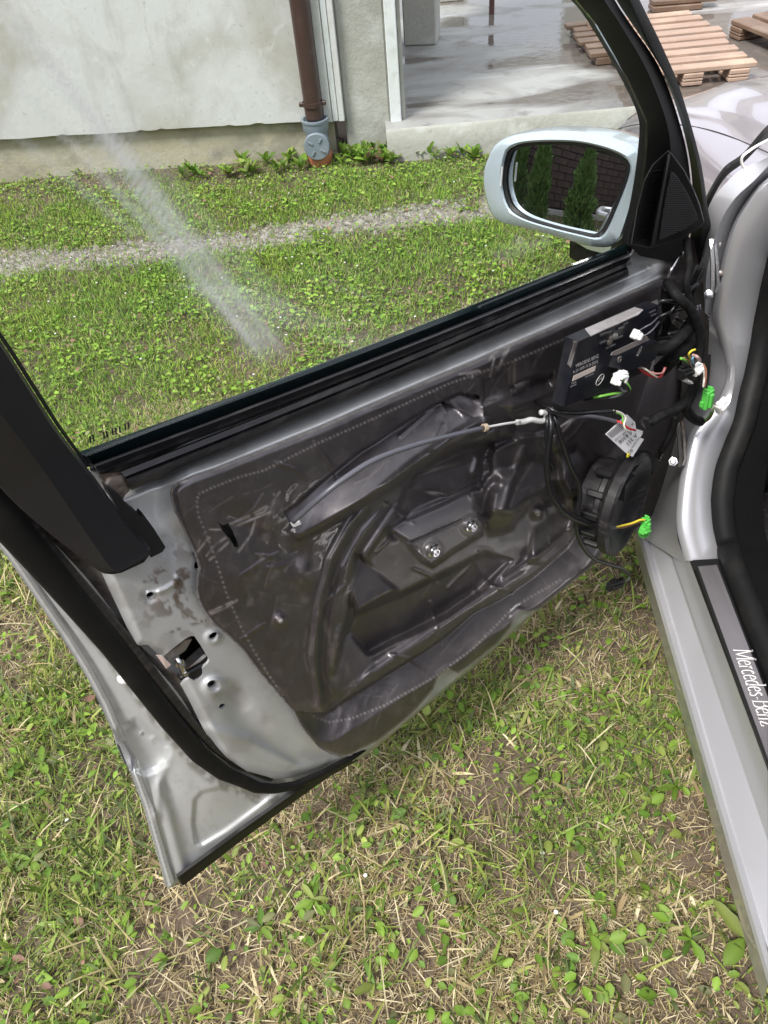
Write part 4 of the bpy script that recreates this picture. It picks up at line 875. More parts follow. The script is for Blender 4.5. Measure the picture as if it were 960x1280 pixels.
plug('connector', 800,530,6,-10,.15,.014,PLAS, car); 
b = MB(); b.poly([PD(x, y, .166) for x, y in ((800,524),(808,524),(813,536),(805,535))], .004 * DN); b.build('connector_lid', MESHM, car, smooth=False)

# paper label tied to the wire
LQ = [(757,543),(784,518),(794,528),(795,536),(804,539),(803,543),(800,547),(805,549),(791,571),(788,570),(781,565)]
LPL = lambda x, y, e=0: PD(x, y, .142 + (y - 543) * .0002 + e)
b = MB(); b.poly([LPL(x, y) for x, y in LQ], -.0008 * DN); lab = b.build('paper_label', PAPER, car, smooth=False); tag(lab, 'small white printed paper label hanging from the wires')
b = MB(); b.lathe(PD(785,569,.1475), DN, [(.0042,0),(.0042,.001),(.001,.0011)], 16); b.build('yellow_dot', mat('yellow_sticker', (.75, .65, .05), .5), lab)
b = MB()
for k in range(13):
    x = 759 + k * 1.45; y = 541.5 - k * 1.15
    O = LPL(x, y, .001); b.box(O, LPL(x + .6, y - .5, .001) - O, LPL(x + 6, y + 6, .001) - O, .0003 * DN)
b.build('barcode', mat('grey_bars', (.22, .21, .23), .6), lab, smooth=False)
def lt(s, x0, y0, x1, y1, h, m=INK):
    O = LPL(x0, y0, .001); ex = LPL(x1, y1, .001) - O; d = unit(A(x1 - x0, y1 - y0)); up = A(d[1], -d[0]) * h; put_text('printed_text', s, O, ex, LPL(x0 + up[0], y0 + up[1], .001) - O, m, lab)
lt('A 211', 794.5,541.5, 782.5,553.5, 4.6); lt('0 8308', 788,538.5, 772.5,551.5, 4.6); lt('04.12.03', 781,539.5, 768,549.5, 3.0); lt('02', 789,560.5, 784,566, 4.0); lt('Made in Germany', 799,546, 789,560, 1.8); lt('K', 791,528, 788,531, 2.5)

# ---------- hinges and check straps
def strip(name, pts, wd, dep, m, lbl=None, th=.003):
    c0 = [at_d(x, y, dep) for x, y in pts]; c1 = [at_d(x + wd, y, dep) for x, y in pts]; back = unit(ray(480, 640)); b = MB(); n = len(pts)
    V = c0 + c1 + [p + th * back for p in c0] + [p + th * back for p in c1]; F = []
    for i in range(n - 1): F += [(i, i + 1, n + i + 1, n + i), (2 * n + i, 3 * n + i, 3 * n + i + 1, 2 * n + i + 1), (i, 2 * n + i, 2 * n + i + 1, i + 1), (n + i, n + i + 1, 3 * n + i + 1, 3 * n + i)]
    F += [(0, n, 3 * n, 2 * n), (n - 1, 3 * n - 1, 4 * n - 1, 2 * n - 1)]; b.add(V, F); o = b.build(name, m, car, sharp=40); 
    if lbl: tag(o, lbl)
    return o
# ---------- body side: hinge pillar, flange, seal
def td(y): return float(np.interp(y, [150,190,230,265,300,330,365,390,420,460,500,530,560,600,640,670,700], [1.127,1.16,1.194,1.227,1.26,1.292,1.331,1.358,1.380,1.400,1.405,1.408,1.412,1.420,1.426,1.430,1.432]))
def jl(pts, off=0.0): return [at_d(x, y, td(y) + off) for x, y in pts]
E1 = [(1010,195),(960,227),(935,259),(920,289),(910,326),(901,370),(898,397),(906,422),(914,446),(916,470),(906,497),(886,520),(869,543),(860,581),(854,622),(853,660),(863,701)]
E2 = [(1060,225),(1000,262),(960,311),(952,338),(945,370),(938,405),(935,425),(930,450),(926,470),(920,492),(913,525),(901,555),(890,585),(885,620),(887,655),(893,682),(898,700)]
E1o = [(x - 7, y) for x, y in E1]
fl = loft('hinge_pillar', [jl(E1o, .016), jl([(x - 3, y) for x, y in E1], .004), jl([(x + 2, y) for x, y in E1], .0), jl([(x * .55 + x2 * .45, y * .5 + y2 * .5) for (x, y), (x2, y2) in zip(E1, E2)], -.004), jl(E2, .008), jl([(x + 8, y) for x, y in E2], .03)], SILVER, car, n=90)
tag(fl, 'curved silver flange round the front of the door opening')
O1 = [(1010,150),(960,196),(930,209),(910,226),(893,246),(884,264),(878,300),(868,350),(850,400),(830,440),(822,500),(818,560),(812,600),(806,640),(797,668)]
E1p = [(1003,195),(953,227),(928,259),(913,289),(903,326),(894,372),(891,398),(898,424),(904,446),(906,470),(896,497),(878,520),(860,545),(852,590),(846,635),(844,672),(856,705)]
o1d = [at_d(x, y, td(y) + float(np.interp(y, [150, 300, 350, 440, 500, 600, 668], [.03, .03, .05, .20, .30, .26, .20]))) for x, y in O1]
O1r = resamp(O1, 17); def_ = [at_d(x * .55 + x2 * .45, y * .55 + y2 * .45, td(y) + float(np.interp(y, [150, 300, 350, 440, 500, 600, 668], [.02, .02, .035, .11, .17, .16, .13]))) for (x, y), (x2, y2) in zip(O1r, E1p)]
loft('pillar_shoulder', [o1d, def_, jl(E1p, .030), jl([(x + 3, y) for x, y in E1p], .012)], SILVER, car, n=90)

# dark opening for the loom in the pillar
b = MB(); b.poly(jl([(868,442),(889,443),(886,478),(866,488),(862,470)], .025), .004 * unit(ray(870, 460))); b.build('loom_opening', DARK, car, smooth=False)
strip('check_strap', [(887,299),(889,330),(889,355),(887,372)], 4.5, 1.25, STEEL, 'bright steel strap by the pillar'); strip('check_strap', [(892,301),(895,330),(896,356),(893,366)], 3.5, 1.255, STEEL)
strip('lower_hinge', [(845,528),(847,550),(849,572),(847,584)], 4.5, 1.40, STEEL, 'bright steel lower hinge plate'); strip('lower_hinge', [(851,526),(854,550),(855,574),(852,582)], 3.0, 1.41, RSTEEL)
b = MB(); b.lathe(at_d(841.5, 577, 1.40), -unit(ray(841, 577)), [(.0085,-.004),(.0085,.001),(.0055,.0015),(.0055,.006),(.004,.007)], 6); b.build('hinge_bolt', STEEL, car, sharp=20)
b = MB(); b.lathe(at_d(885.5, 368, 1.24), -unit(ray(885, 368)), [(.007,-.004),(.007,.002),(.003,.003)], 12); b.build('hinge_bolt', STEEL, car)
for x, y in ((898,306),(900,342)):
    b = MB(); b.lathe(at_d(x, y, td(y) + .01), -unit(ray(x, y)), [(.005,-.01),(.005,.008),(.002,.009)], 8); b.build('hinge_bolt', RSTEEL, car)
# black gap behind the wing
loft('wing_gap', [jl([(878,300),(884,264),(905,224),(930,203),(962,172),(1010,140)], .045), jl([(880,262),(884,250),(905,215),(930,196),(962,160),(1010,125)], .055), jl([(879,262),(883,245),(904,210),(929,191),(961,155),(1010,120)], .12)], RUB, car)
b = MB(); b.tube(spline(jl([(934,213),(928,206),(928,196),(940,186),(960,175),(1000,155)], .03), 6), .0022, 8); b.build('cowl_piece', LETT, car)
# ---------- sill
def rail(pn, pf, z0, z1=None, k=1.0):
    """a straight line on the sill: far pixel, near pixel, height; carried on behind the frame"""
    a = at_z(pf[0], pf[1], z0); c = at_z(pn[0], pn[1], z0 if z1 is None else z1); d = c - a; return [a - d * .04, a, c, a + d * k]
L0 = rail((960,1231),(797,668), .298); L0b = rail((960,1215),(800,664), .306); L1 = rail((960,1192),(805,660), .312); L1b = rail((960,1185),(807,659), .310)
L2 = rail((960,1052),(818,640), .338); L2b = rail((960,1046),(820,640), .342); L3 = rail((960,962),(863,700), .412)
low = [p + A(0, 0, -.10) + .02 * CS for p in L0]
L3x = L3
loft('sill', [low, L0, L0b, L1, L1b, L2, L2b], SILVER, car, sm=False, n=30, sharp=12)
# riser between the step and the trim, meeting the pillar
ris_top = [at_z(844,640,.42), at_z(852,668,.414), at_z(860,696,.412)] + L3[2:]
ris_bot = [at_z(812,610,.338), at_z(819,638,.338), at_z(830,670,.338)] + L2[2:]
rs = loft('sill_riser', [ris_bot, ris_top], SILVER, car, sm=False, n=40)
tz = .414
def rz(pn, pf, z): return rail(pn, pf, z)
T0 = rz((960,964),(863,702), tz); T1 = rz((960,957),(867,703), tz + .008); T2 = rz((960,948),(872,706), tz + .008); T3 = rz((960,868),(898,704), tz + .008); T4 = rz((960,852),(903,702), tz)
T0[0] = T0[1]; T1[0] = T1[1]; T2[0] = T2[1]; T3[0] = T3[1]; T4[0] = T4[1]
st_ = loft('sill_trim', [T0, T1, T2, T3, T4], PLAS, car, sm=False, n=30, sharp=20)
b = MB(); cap0 = [at_z(863,703,tz), at_z(866,701,tz + .006), at_z(897,699,tz + .006), at_z(903,702,tz), at_z(906,712,tz + .007), at_z(868,714,tz + .007)]; b.poly(cap0, A(0, 0, .002)); b.build('trim_cap', PLAS, car)
zp = tz + .0115
pl = [at_z(872.5,708,zp), at_z(896,706,zp)]; T2p = rz((960,948),(872.5,708), zp); T3p = rz((960,872),(896,706), zp)
b = MB(); b.poly([T2p[1], T3p[1], T3p[3], T2p[3]], A(0, 0, -.003)); plate = b.build('sill_plate', PLATE, car, smooth=False); tag(plate, 'brushed metal sill plate with raised maker lettering')
# lettering drawn with a broad nib
GL = {
 'M': (1.05, [[(.08,0),(.12,1)],[(.12,1),(.48,.05)],[(.48,.05),(.90,1)],[(.90,1),(.94,0)],[(-.02,0),(.18,0)],[(.0,1),(.14,1)],[(.84,0),(1.06,0)],[(.88,1),(1.02,1)]]),
 'e': (.52, [[(.07,.36),(.42,.38),(.40,.55),(.25,.64),(.10,.54),(.05,.32),(.12,.08),(.27,.0),(.44,.10)]]),
 'r': (.42, [[(.10,.62),(.10,0)],[(.10,.42),(.20,.60),(.36,.62)],[(.0,0),(.22,0)],[(.02,.60),(.10,.62)]]),
 'c': (.48, [[(.40,.54),(.26,.64),(.10,.54),(.05,.32),(.12,.08),(.26,.0),(.42,.10)]]),
 'd': (.58, [[(.44,1),(.44,0)],[(.44,.50),(.28,.64),(.11,.54),(.05,.32),(.11,.08),(.27,.0),(.44,.14)],[(.34,1),(.44,1)],[(.44,0),(.54,.02)]]),
 's': (.42, [[(.34,.54),(.20,.63),(.07,.54),(.10,.40),(.28,.28),(.35,.14),(.22,.0),(.05,.08)]]),
 '-': (.34, [[(.04,.30),(.28,.30)]]),
 'B': (.70, [[(.12,0),(.12,1)],[(.0,1),(.40,.99),(.56,.88),(.52,.62),(.38,.54),(.12,.53)],[(.38,.54),(.60,.42),(.62,.16),(.44,.01),(.0,0)]]),
 'n': (.60, [[(.10,.62),(.10,0)],[(.10,.44),(.24,.62),(.40,.58),(.44,.42),(.44,0)],[(.0,0),(.20,0)],[(.02,.60),(.10,.62)],[(.34,0),(.54,0)]]),
 'z': (.50, [[(.06,.52),(.06,.62),(.42,.62),(.05,.0),(.44,.0),(.46,.12)]]),
}
def nib_text(s, O, ex, ey, m, parent):
    tot = sum(GL[c][0] for c in s); x = 0.; k = np.linalg.norm(ex) / tot; kx = unit(ex) * k; ky = np.asarray(ey)
    for ch in s:
        b = MB()
        for st in GL[ch][1]:
            Q = resamp(spline([A(*p) for p in st], 5) if (len(st) > 2 and ch != 'z') else [A(*p) for p in st], 16 if len(st) > 2 else 5)
            V = []; N = len(Q)
            for i, p in enumerate(Q):
                t = unit(Q[min(i + 1, N - 1)] - Q[max(i - 1, 0)]); nn = A(-t[1], t[0]); wd = .016 + .030 * abs(t[1])
                for sgn in (-1, 1):
                    q2 = p + nn * wd * sgn; V.append(O + (x + q2[0] + .12 * q2[1]) * kx + q2[1] * ky)
            nV_ = len(V); V += [v + A(0, 0, .0008) for v in V]
            F = [(nV_ + 2 * i, nV_ + 2 * i + 1, nV_ + 2 * i + 3, nV_ + 2 * i + 2) for i in range(N - 1)]
            F += [(2 * i, 2 * i + 2, nV_ + 2 * i + 2, nV_ + 2 * i) for i in range(N - 1)] + [(2 * i + 1, nV_ + 2 * i + 1, nV_ + 2 * i + 3, 2 * i + 3) for i in range(N - 1)]
            b.add(V, F)
        b.build('raised_letter', m, parent, smooth=False); x += GL[ch][0]
zt = zp + .0006
p0 = at_z(916.5,812,zt); p1 = at_z(953,908,zt); e_ = at_z(931,810,zt) - p0; dirx = unit(T2p[3] - T2p[1]); e_perp = np.cross(Z, dirx); e_perp = e_perp if e_perp @ CS > 0 else -e_perp
nib_text('Mercedes-Benz', p0, dirx * np.linalg.norm(p1 - p0), e_perp * .030, LETT, plate)
# ---------- door seal of the body and the dark interior
def tube_px(name, pts, half, off, m, lbl=None):
    P = [np.r_[at_d(x, y, td(min(y, 700)) + off), h] for (x, y), h in zip(pts, half)]; P = resamp(P, 90); b = MB(); b.tube(P[:, :3], list(P[:, 3]), 14); o = b.build(name, m, car, sharp=None)
    if lbl: tag(o, lbl)
    return o
sx = [(x + 17, y + 3) for x, y in E2[:-1]] + [(915,700)]
SC = sx[:-1]
tail = [at_z(916,706,.425) , at_z(975,852,.425)]
dd_ = tail[1] - tail[0]
P = [np.r_[at_d(x, y, td(y) + .020), .022] for x, y in SC]; P += [np.r_[tail[0] + dd_ * k, .022 - .001 * k] for k in (0.0, .5, 1.0, 2.0, 3.4)]
P = resamp(P, 120); b = MB(); b.tube(P[:, :3], list(P[:, 3]), 16); o = b.build('opening_seal', RUB, car, sharp=None); tag(o, 'soft black rubber seal round the door opening')
# inner trim/carpet, kick panel, floor mat
P2 = [p + A(0, 0, 0) for p in P[:, :3]]
off = lambda k, dz: [p + k * CS + A(0, 0, dz) for p in P2]
loft('kick_trim', [off(.018, .008), off(.045, .012), off(.075, .0), off(.085, -.10), off(.09, -.22)], CARP, car, n=80, sm=False, loc=None)
fO = BC(0, -1.6, .23)
b = MB(); b.box(BC(.04, -1.9, .20), 1.3 * CS, 2.05 * CF, .02 * Z); b.build('cabin_floor', CARP, car, smooth=False)
b = MB(); b.box(BC(.16, -.62, .225), .50 * CS, .60 * CF, .010 * Z, bev=.004); fm = b.build('floor_mat', MATT, car)
b = MB()
for i in range(26):
    for j in range(30):
        b.box(BC(.175 + .0185 * i, -.61 + .0195 * j + (.01 if i % 2 else 0), .2352), .010 * CS, .0035 * CF, .0022 * Z)
tag(b.build('mat_pattern', mat('mat_nubs', (.035, .033, .032), .5), fm, smooth=False), kind='stuff')
b = MB(); b.box(BC(.28, -.02, .235), .34 * CS, .1 * CF, .2 * Z + .04 * CF, bev=.01); b.build('footwell_carpet', ORNG, car)
b = MB(); b.box(BC(.2, .12, .20), 1.25 * CS, .03 * CF, .74 * Z); b.build('bulkhead', CARP, car, smooth=False)
pd0 = at_d(943, 583, 1.56); b = MB(); px_ = at_d(975, 578, 1.56) - pd0; py_ = at_d(942, 556, 1.60) - pd0; b.box(pd0, px_, py_, .012 * unit(ray(950, 570)), bev=.003)
for i in range(7): b.box(pd0 + px_ * (.06 + .14 * i) - .004 * unit(ray(950, 570)), px_ * .07, py_ * .96, .006 * unit(ray(950, 570)), bev=.001)
ped = b.build('foot_pedal', RUBG, car)
# roof, dashboard and far side keep the cabin dark
b = MB(); b.poly([BC(.14, -1.9, 1.44), BC(.14, -.55, 1.42), BC(.22, -.2, 1.36), BC(1.25, -.2, 1.36), BC(1.33, -1.9, 1.44)], .02 * Z); b.build('roof', SILVER, car)
b = MB(); b.poly([BC(.24, -.12, .90), BC(.26, .25, .95), BC(1.4, .25, .97), BC(1.44, -.15, .92)], -.12 * Z); b.build('dashboard', CARP, car, smooth=False)
b = MB(); b.box(BC(1.45, -1.9, .2), .03 * CS, 2.1 * CF, .75 * Z); b.build('far_door', SILVER, car, smooth=False)
b = MB(); b.tube(spline([at_d(1010, 180, 1.47), at_d(1090, 90, 1.36), at_d(1250, -150, 1.15), BC(.22, -.8, 1.40)], 6), .02, 10); b.build('windscreen_pillar', SILVER, car)
print('proj', [tuple(round(float(q)) for q in proj(BC(*p))) for p in ((.0,.1,.93),(.02,-.15,.92),(.2,-.05,.92),(.06,.25,.97),(.14,-.55,1.42),(.22,-.2,1.36),(.22,-.8,1.4),(0,.12,1.1),(.3,.12,.8),(.3,.2,.95))])
b = MB(); b.tube(spline([BC(1.46, .10, .93), BC(1.38, -.15, 1.12), BC(1.3, -.5, 1.36), BC(1.28, -.8, 1.43)], 6), .03, 10); b.build('windscreen_pillar', SILVER, car)
b = MB(); b.box(BC(.30, -1.15, .32), .5 * CS, .5 * CF, .18 * Z, bev=.05); b.box(BC(.30, -1.25, .45), .5 * CS, .12 * CF, .62 * Z - .12 * CF, bev=.04); b.build('driver_seat', CARP, car)
# rear side of the body behind the opening (never in frame, but it is there from a step aside)
rearL = at_z(819, 638, .338); 
rdc = []
for z, s in ((.30, .03), (.36, -.01), (.5, -.035), (.66, -.045), (.82, -.03), (.93, .0), (.95, .03)): rdc.append([BC(s, f, z) for f in np.linspace(-1.34, -2.6, 8)])
loft('rear_door', rdc, SILVER, car, n=20)
cp = []
for s, df in ((.06, .05), (.005, .04), (-.005, 0), (-.005, -.05), (.02, -.075)): cp.append([BC(s + .10 * max(0, z - .9), -1.13 + df - .20 * (z - .3), z) for z in np.linspace(.30, 1.42, 12)])
loft('centre_pillar', cp, SILVER, car, n=24)

# ---------- wing and bonnet
def hood_z(s, f):
    base = .925 - .165 * f - .12 * max(0, f - .55) ** 2 * 1.4
    z = base + .02 * math.sin(min(s, .75) / .75 * math.pi * .5)
    crest = .030 * math.exp(-((s - .17) / .09) ** 2) * min(1, max(0, f + .1)); z += crest * (.5 + .35 * f) + .060 * float(sstep(s, .17, .36)) * min(1, .3 + .7 * f)
    edge = max(0, .14 - s) / .14; z -= .085 * edge ** 2.2 + .42 * max(0, edge - .75) ** 1.2
    nose = max(0, f - 1.00) / .18; z -= .20 * nose ** 2.0
    return z
Sg = [.0, .004, .012, .025, .045, .07, .10, .13, .16, .19, .22, .26, .32, .4, .5, .62, .75, .9, 1.05, 1.2]; Fg = list(np.linspace(-.02, 1.0, 26)) + [1.04, 1.08, 1.12, 1.15, 1.18, 1.2]
def nosein(s, f): return (max(0, f - .95) ** 2 * 1.1 - .045 * float(sstep(f, .45, .9))) * (1 if s < .6 else .6)
V = [BC(s + nosein(s, f), f, hood_z(s, f)) for f in Fg for s in Sg]; ns = len(Sg)
F = [(j * ns + i, j * ns + i + 1, (j + 1) * ns + i + 1, (j + 1) * ns + i) for j in range(len(Fg) - 1) for i in range(ns - 1)]
hood = mk('bonnet_and_wing', V, F, HOODM, car)
tag(hood, 'pale silver bonnet and wing beyond the door')
V = []; 
for f in Fg:
    for k, z in enumerate([None, .7, .62, .45, .3]): 
        if z is None: V.append(BC(0 + nosein(0, f), f, hood_z(0, f)))
        else: V.append(BC(-.03 * math.sin((.9 - z) * 2.5) + nosein(0, f), f, min(z, hood_z(0, f))))
F = [(j * 5 + i, j * 5 + i + 1, (j + 1) * 5 + i + 1, (j + 1) * 5 + i) for j in range(len(Fg) - 1) for i in range(4)]
mk('wing_side', V, F, SILVER, car)
sg_ = lambda f: .10 + .16 * (.6 - f)
gp = [BC(sg_(f) + nosein(.2, f), f, hood_z(sg_(f), f) + .0002) for f in np.linspace(-.02, 1.0, 30)]
b = MB(); b.tube(gp, .0009, 6); b.build('panel_gap', PLAS, car)
b = MB(); b.lathe(BC(.02, .62, .31), CS, [(.31,0),(.33,.02),(.33,.2),(.31,.22)], 40); wh = b.build('front_tyre', RUB, car); b = MB(); b.lathe(BC(.01, .62, .31), CS, [(.2,0),(.21,.01),(.08,.03),(.03,.0)], 24); b.build('wheel_rim', STEEL, wh)
b = MB(); b.box(BC(.24, .0, .3), 1.0 * CS, 1.0 * CF, .3 * Z); b.build('engine_bay', DARK, car, smooth=False)
# ================================================================== the building and the yard
WA = at_z(0, 228, 0.0); WB = at_z(400, 195, 0.0); WD = unit(WB - WA); WN = unit(np.cross(WD, Z)); WN = WN if WN @ (CAM - WA) > 0 else -WN     # wall faces us
def PW(x, y, w=0.): return on_plane(np.asarray(x, float), np.asarray(y, float), WA + w * WN, WN)
def wl(X): q = np.asarray(X) - WA; return q @ WD, q[..., 2]
def wp(a, z, w=0.): return WA + a * WD + z * Z + w * WN
CONC = mat('raw_concrete', (.42, .41, .37), .85, noise=[((.29, .28, .245), 2.2, .4, .65, .7), ((.50, .50, .47), 9, .52, .68, .7), ((.12, .11, .10), 30, .62, .8, .5)], bump=[(14, .5, .01), (80, .5, .004)])
PLINTH = mat('plinth_concrete', (.46, .43, .33), .9, noise=[((.45, .40, .28), 3, .45, .65, .8, 6, 0, (.3, .3, 3)), ((.22, .21, .18), 6, .5, .7, .7), ((.5, .5, .48), 18, .58, .75, .6)], bump=[(10, .5, .012), (70, .5, .004)])
PLAST = mat('weathered_white_render', (.62, .62, .61), .85, noise=[((.42, .40, .34), .9, .46, .62, .9, 9, 1.2, (1, 1, .8)), ((.36, .35, .30), 4, .55, .72, .5, 10, 1.0, (1.6, 1, .5)), ((.72, .72, .72), 14, .56, .66, .35, 10, .6), ((.25, .24, .21), 60, .62, .72, .6), ((.40, .39, .35), 160, .55, .7, .35)], bump=[(30, .2, .004)])
WTRIM = mat('white_painted_edge', (.70, .72, .72), .7, noise=[((.5, .5, .47), 20, .5, .7, .6)])
BROWN = mat('brown_downpipe_paint', (.060, .033, .028), .4, noise=[((.10, .07, .06), 20, .55, .8, .5)])
GREYP = mat('grey_drain_plastic', (.20, .235, .27), .5, noise=[((.30, .32, .33), 20, .5, .75, .5)])
CLAY = mat('orange_drain_plastic', (.56, .21, .11), .6, noise=[((.4, .2, .13), 20, .5, .75, .5)])
bl0 = wl(at_z(0, 228, 0))[0]
bx0 = wl(PW(478, 60))[0]            # right side of the pier (white edge)
px0 = wl(PW(416, 120))[0]
house = empty('house', wp(0, 0, 0), 'grey rendered building wall with a raw concrete plinth beyond the grass', 'building')
lz = float(PW(0, 170)[2]); rz_ = float(PW(385, 149)[2])
def wbox(name, a0, a1, z0, z1, w0, w1, m, par=house, bev=.004, rough_=0):
    b = MB(); b.box(wp(a0, z0, w0), (a1 - a0) * WD, (z1 - z0) * Z, (w1 - w0) * WN, bev=bev); return b.build(name, m, par)
aL = -5.0
aP = wl(PW(392, 150))[0]
# render panel with a slightly wavy lower edge
n = 260; aa = np.linspace(aL, aP + .16, n); zlow = np.interp(aa, [aL, 0, aP], [lz, lz, rz_]) + .012 * (fbm(aa * 40, aa * 0 + 3, 9, 3) - .5) + .006 * (vnoise(aa * 60, aa * 0, 1, 5) > .8)
V = [wp(a, z, .035) for a, z in zip(aa, zlow)] + [wp(a, 3.2, .035) for a in aa] + [wp(a, z, .0) for a, z in zip(aa, zlow)] + [wp(a, 3.2, 0) for a in aa]
F = []
for i in range(n - 1): F += [(i, i + 1, n + i + 1, n + i), (2 * n + i, 2 * n + i + 1, i + 1, i)]
F += [(0, n, 3 * n, 2 * n), (n - 1, 2 * n - 1, 4 * n - 1, 3 * n - 1)]
mk('render_panel', V, F, PLAST, house, smooth=False)
wbox('plinth', aL, aP + .10, -.2, 3.2, -.25, .0, PLINTH)
pier_r = wl(PW(489, 158))[0]
wbox('pier', aP + .16, pier_r, -.2, 3.2, -.25, .022, CONC, bev=.01)
a1_, z1_ = wl(PW(402, 60)); a2_, _ = wl(PW(422, 140))
for k, (d0, d1, w_) in enumerate(((.005, .045, .05), (.048, .075, .042), (.078, .105, .05))):
    wbox('edge_strip', aP + .055 + d0, aP + .055 + d1, rz_ + .0, 3.2, .03, w_ + .02, PLAST if k != 1 else WTRIM, bev=.002)
wbox('white_edge', pier_r, pier_r + .055, .14, 3.2, -.25, .032, WTRIM, bev=.004)
wbox('reveal', pier_r + .056, pier_r + .075, .13, 3.2, -1.3, -.0, CONC)
# fine crack at the foot of the pier
b = MB(); b.tube([PW(x, y, .0225) for x, y in ((420,172),(428,173),(430,180),(433,188))], .003, 4); b.build('wall_crack', DARK, house)
# downpipe
ax_ = wl(PW(400, 180))[0]; dpc = lambda z, w=.10: wp(ax_, z, w)
zz = lambda y: float(PW(400, y, .10)[2])
pc = lambda z: dpc(z)
b = MB(); b.lathe(pc(zz(146) - 0), Z, [(.044,0),(.044,2.6)], 24); dp = b.build('downpipe', BROWN, house); tag(dp, 'brown downpipe running into a grey inspection piece')
b = MB(); b.lathe(pc(zz(131)), Z, [(.050,0),(.050,.02)], 24); b.box(pc(zz(131)) - .066 * WD - .004 * WN, .132 * WD, .02 * Z, .02 * WN, bev=.004); b.build('pipe_clamp', BROWN, dp)
zg0, zg1 = zz(191), zz(147); hg = zg1 - zg0
b = MB(); b.lathe(pc(zg1 - .01), Z, [(.040,0),(.040,.075)], 24); b.build('pipe_sleeve', mat('dark_sleeve', (.05, .055, .065), .45), dp)
b = MB(); b.lathe(pc(zg0), Z, [(.056,0),(.056,hg * .62),(.064,hg * .70),(.064,hg * .93),(.069,hg * .94),(.069,hg),(.058,hg),(.05,hg * .9)], 28)
oc = pc(zg0 + hg * .36) + .05 * WN; b.lathe(oc, WN, [(.060,-.03),(.060,.02),(.064,.021),(.064,.033),(.060,.036),(.005,.037)], 28)
gi = b.build('inspection_piece', GREYP, dp)
b = MB()
for k in range(4):
    a = math.radians(45 + 90 * k + 10); e1 = math.cos(a) * WD + math.sin(a) * Z; e2 = -math.sin(a) * WD + math.cos(a) * Z
    b.box(oc + .036 * WN + .022 * e1 - .005 * e2, .026 * e1, .010 * e2, .006 * WN, bev=.002)
b.build('cap_rib', GREYP, dp)
b = MB(); b.lathe(pc(-.05), Z, [(.052,0),(.055,.05 + zg0 - .05),(.064,.05 + zg0 - .035),(.066,.05 + zg0),(.056,.05 + zg0)], 28); b.build('drain_socket', CLAY, dp)

# raised concrete floor of the open bay
def slab_mat():
    m = mat('wet_concrete_floor', (.34, .335, .32), .6, noise=[((.19, .175, .16), 1.1, .42, .62, .8, 9, .8), ((.42, .42, .41), 2.2, .5, .64, .8, 10, 1.0, (.6, 2, 1)), ((.10, .08, .07), 8, .56, .72, .6, 10, .6)], bump=[(20, .2, .004)])
    n = m.node_tree.nodes; l = m.node_tree.links; b = n['Principled BSDF']; tc = n.new('ShaderNodeTexCoord'); mp = n.new('ShaderNodeMapping'); mp.inputs['Scale'].default_value = (.7, 2.2, 1); mp.inputs['Location'].default_value = (.35, .2, 0)
    l.new(tc.outputs['Object'], mp.inputs[0]); t = n.new('ShaderNodeTexNoise'); t.inputs['Scale'].default_value = 1.1; t.inputs['Detail'].default_value = 4; t.inputs['Distortion'].default_value = .5; l.new(mp.outputs[0], t.inputs['Vector'])
    r = n.new('ShaderNodeMapRange'); sp_ = n.new('ShaderNodeSeparateXYZ'); l.new(tc.outputs['Object'], sp_.inputs[0]); wm = n.new('ShaderNodeMapRange'); wm.inputs[1].default_value = .5; wm.inputs[2].default_value = 1.6; wm.inputs[3].default_value = -.02; wm.inputs[4].default_value = .11; l.new(sp_.outputs[0], wm.inputs[0]); ad = n.new('ShaderNodeMath'); l.new(t.outputs['Fac'], ad.inputs[0]); l.new(wm.outputs[0], ad.inputs[1])
    r.inputs[1].default_value = .44; r.inputs[2].default_value = .53; r.inputs[3].default_value = .55; r.inputs[4].default_value = .04; l.new(ad.outputs[0], r.inputs[0]); l.new(r.outputs[0], b.inputs['Roughness'])
    r2 = n.new('ShaderNodeMapRange'); r2.inputs[1].default_value = .43; r2.inputs[2].default_value = .52; r2.inputs[3].default_value = 0; r2.inputs[4].default_value = .8; l.new(ad.outputs[0], r2.inputs[0])
    old = b.inputs['Base Color'].links[0].from_socket; mx = n.new('ShaderNodeMix'); mx.data_type = 'RGBA'; l.new(r2.outputs[0], mx.inputs['Factor']); l.new(old, mx.inputs['A']); mx.inputs['B'].default_value = (.085, .065, .052, 1); l.new(mx.outputs['Result'], b.inputs['Base Color'])
    return m
SLABM = slab_mat()
SZ = .15
f0 = at_z(495, 161, SZ); f1 = at_z(780, 134, SZ); fd = unit(f1 - f0); fn = unit(np.cross(Z, fd)); fn = fn if fn @ (CAM - f0) < 0 else -fn   # into the bay
s0 = f0 - fd * .05; 
gsx = np.linspace(0, 9.0, 91); gsy = np.linspace(0, 9.0, 61)
V = [s0 + fd * a + fn * c + A(0, 0, .008 * (vnoise(a * 10, c * 10, 6, 3) - .5) * (c > .1)) for c in gsy for a in gsx]; nx_ = len(gsx)
F = [(j * nx_ + i, j * nx_ + i + 1, (j + 1) * nx_ + i + 1, (j + 1) * nx_ + i) for j in range(len(gsy) - 1) for i in range(nx_ - 1)]
sl = mk('floor_slab', V, F, SLABM, None, loc=s0); tag(sl, 'wet concrete floor slab', kind='structure')
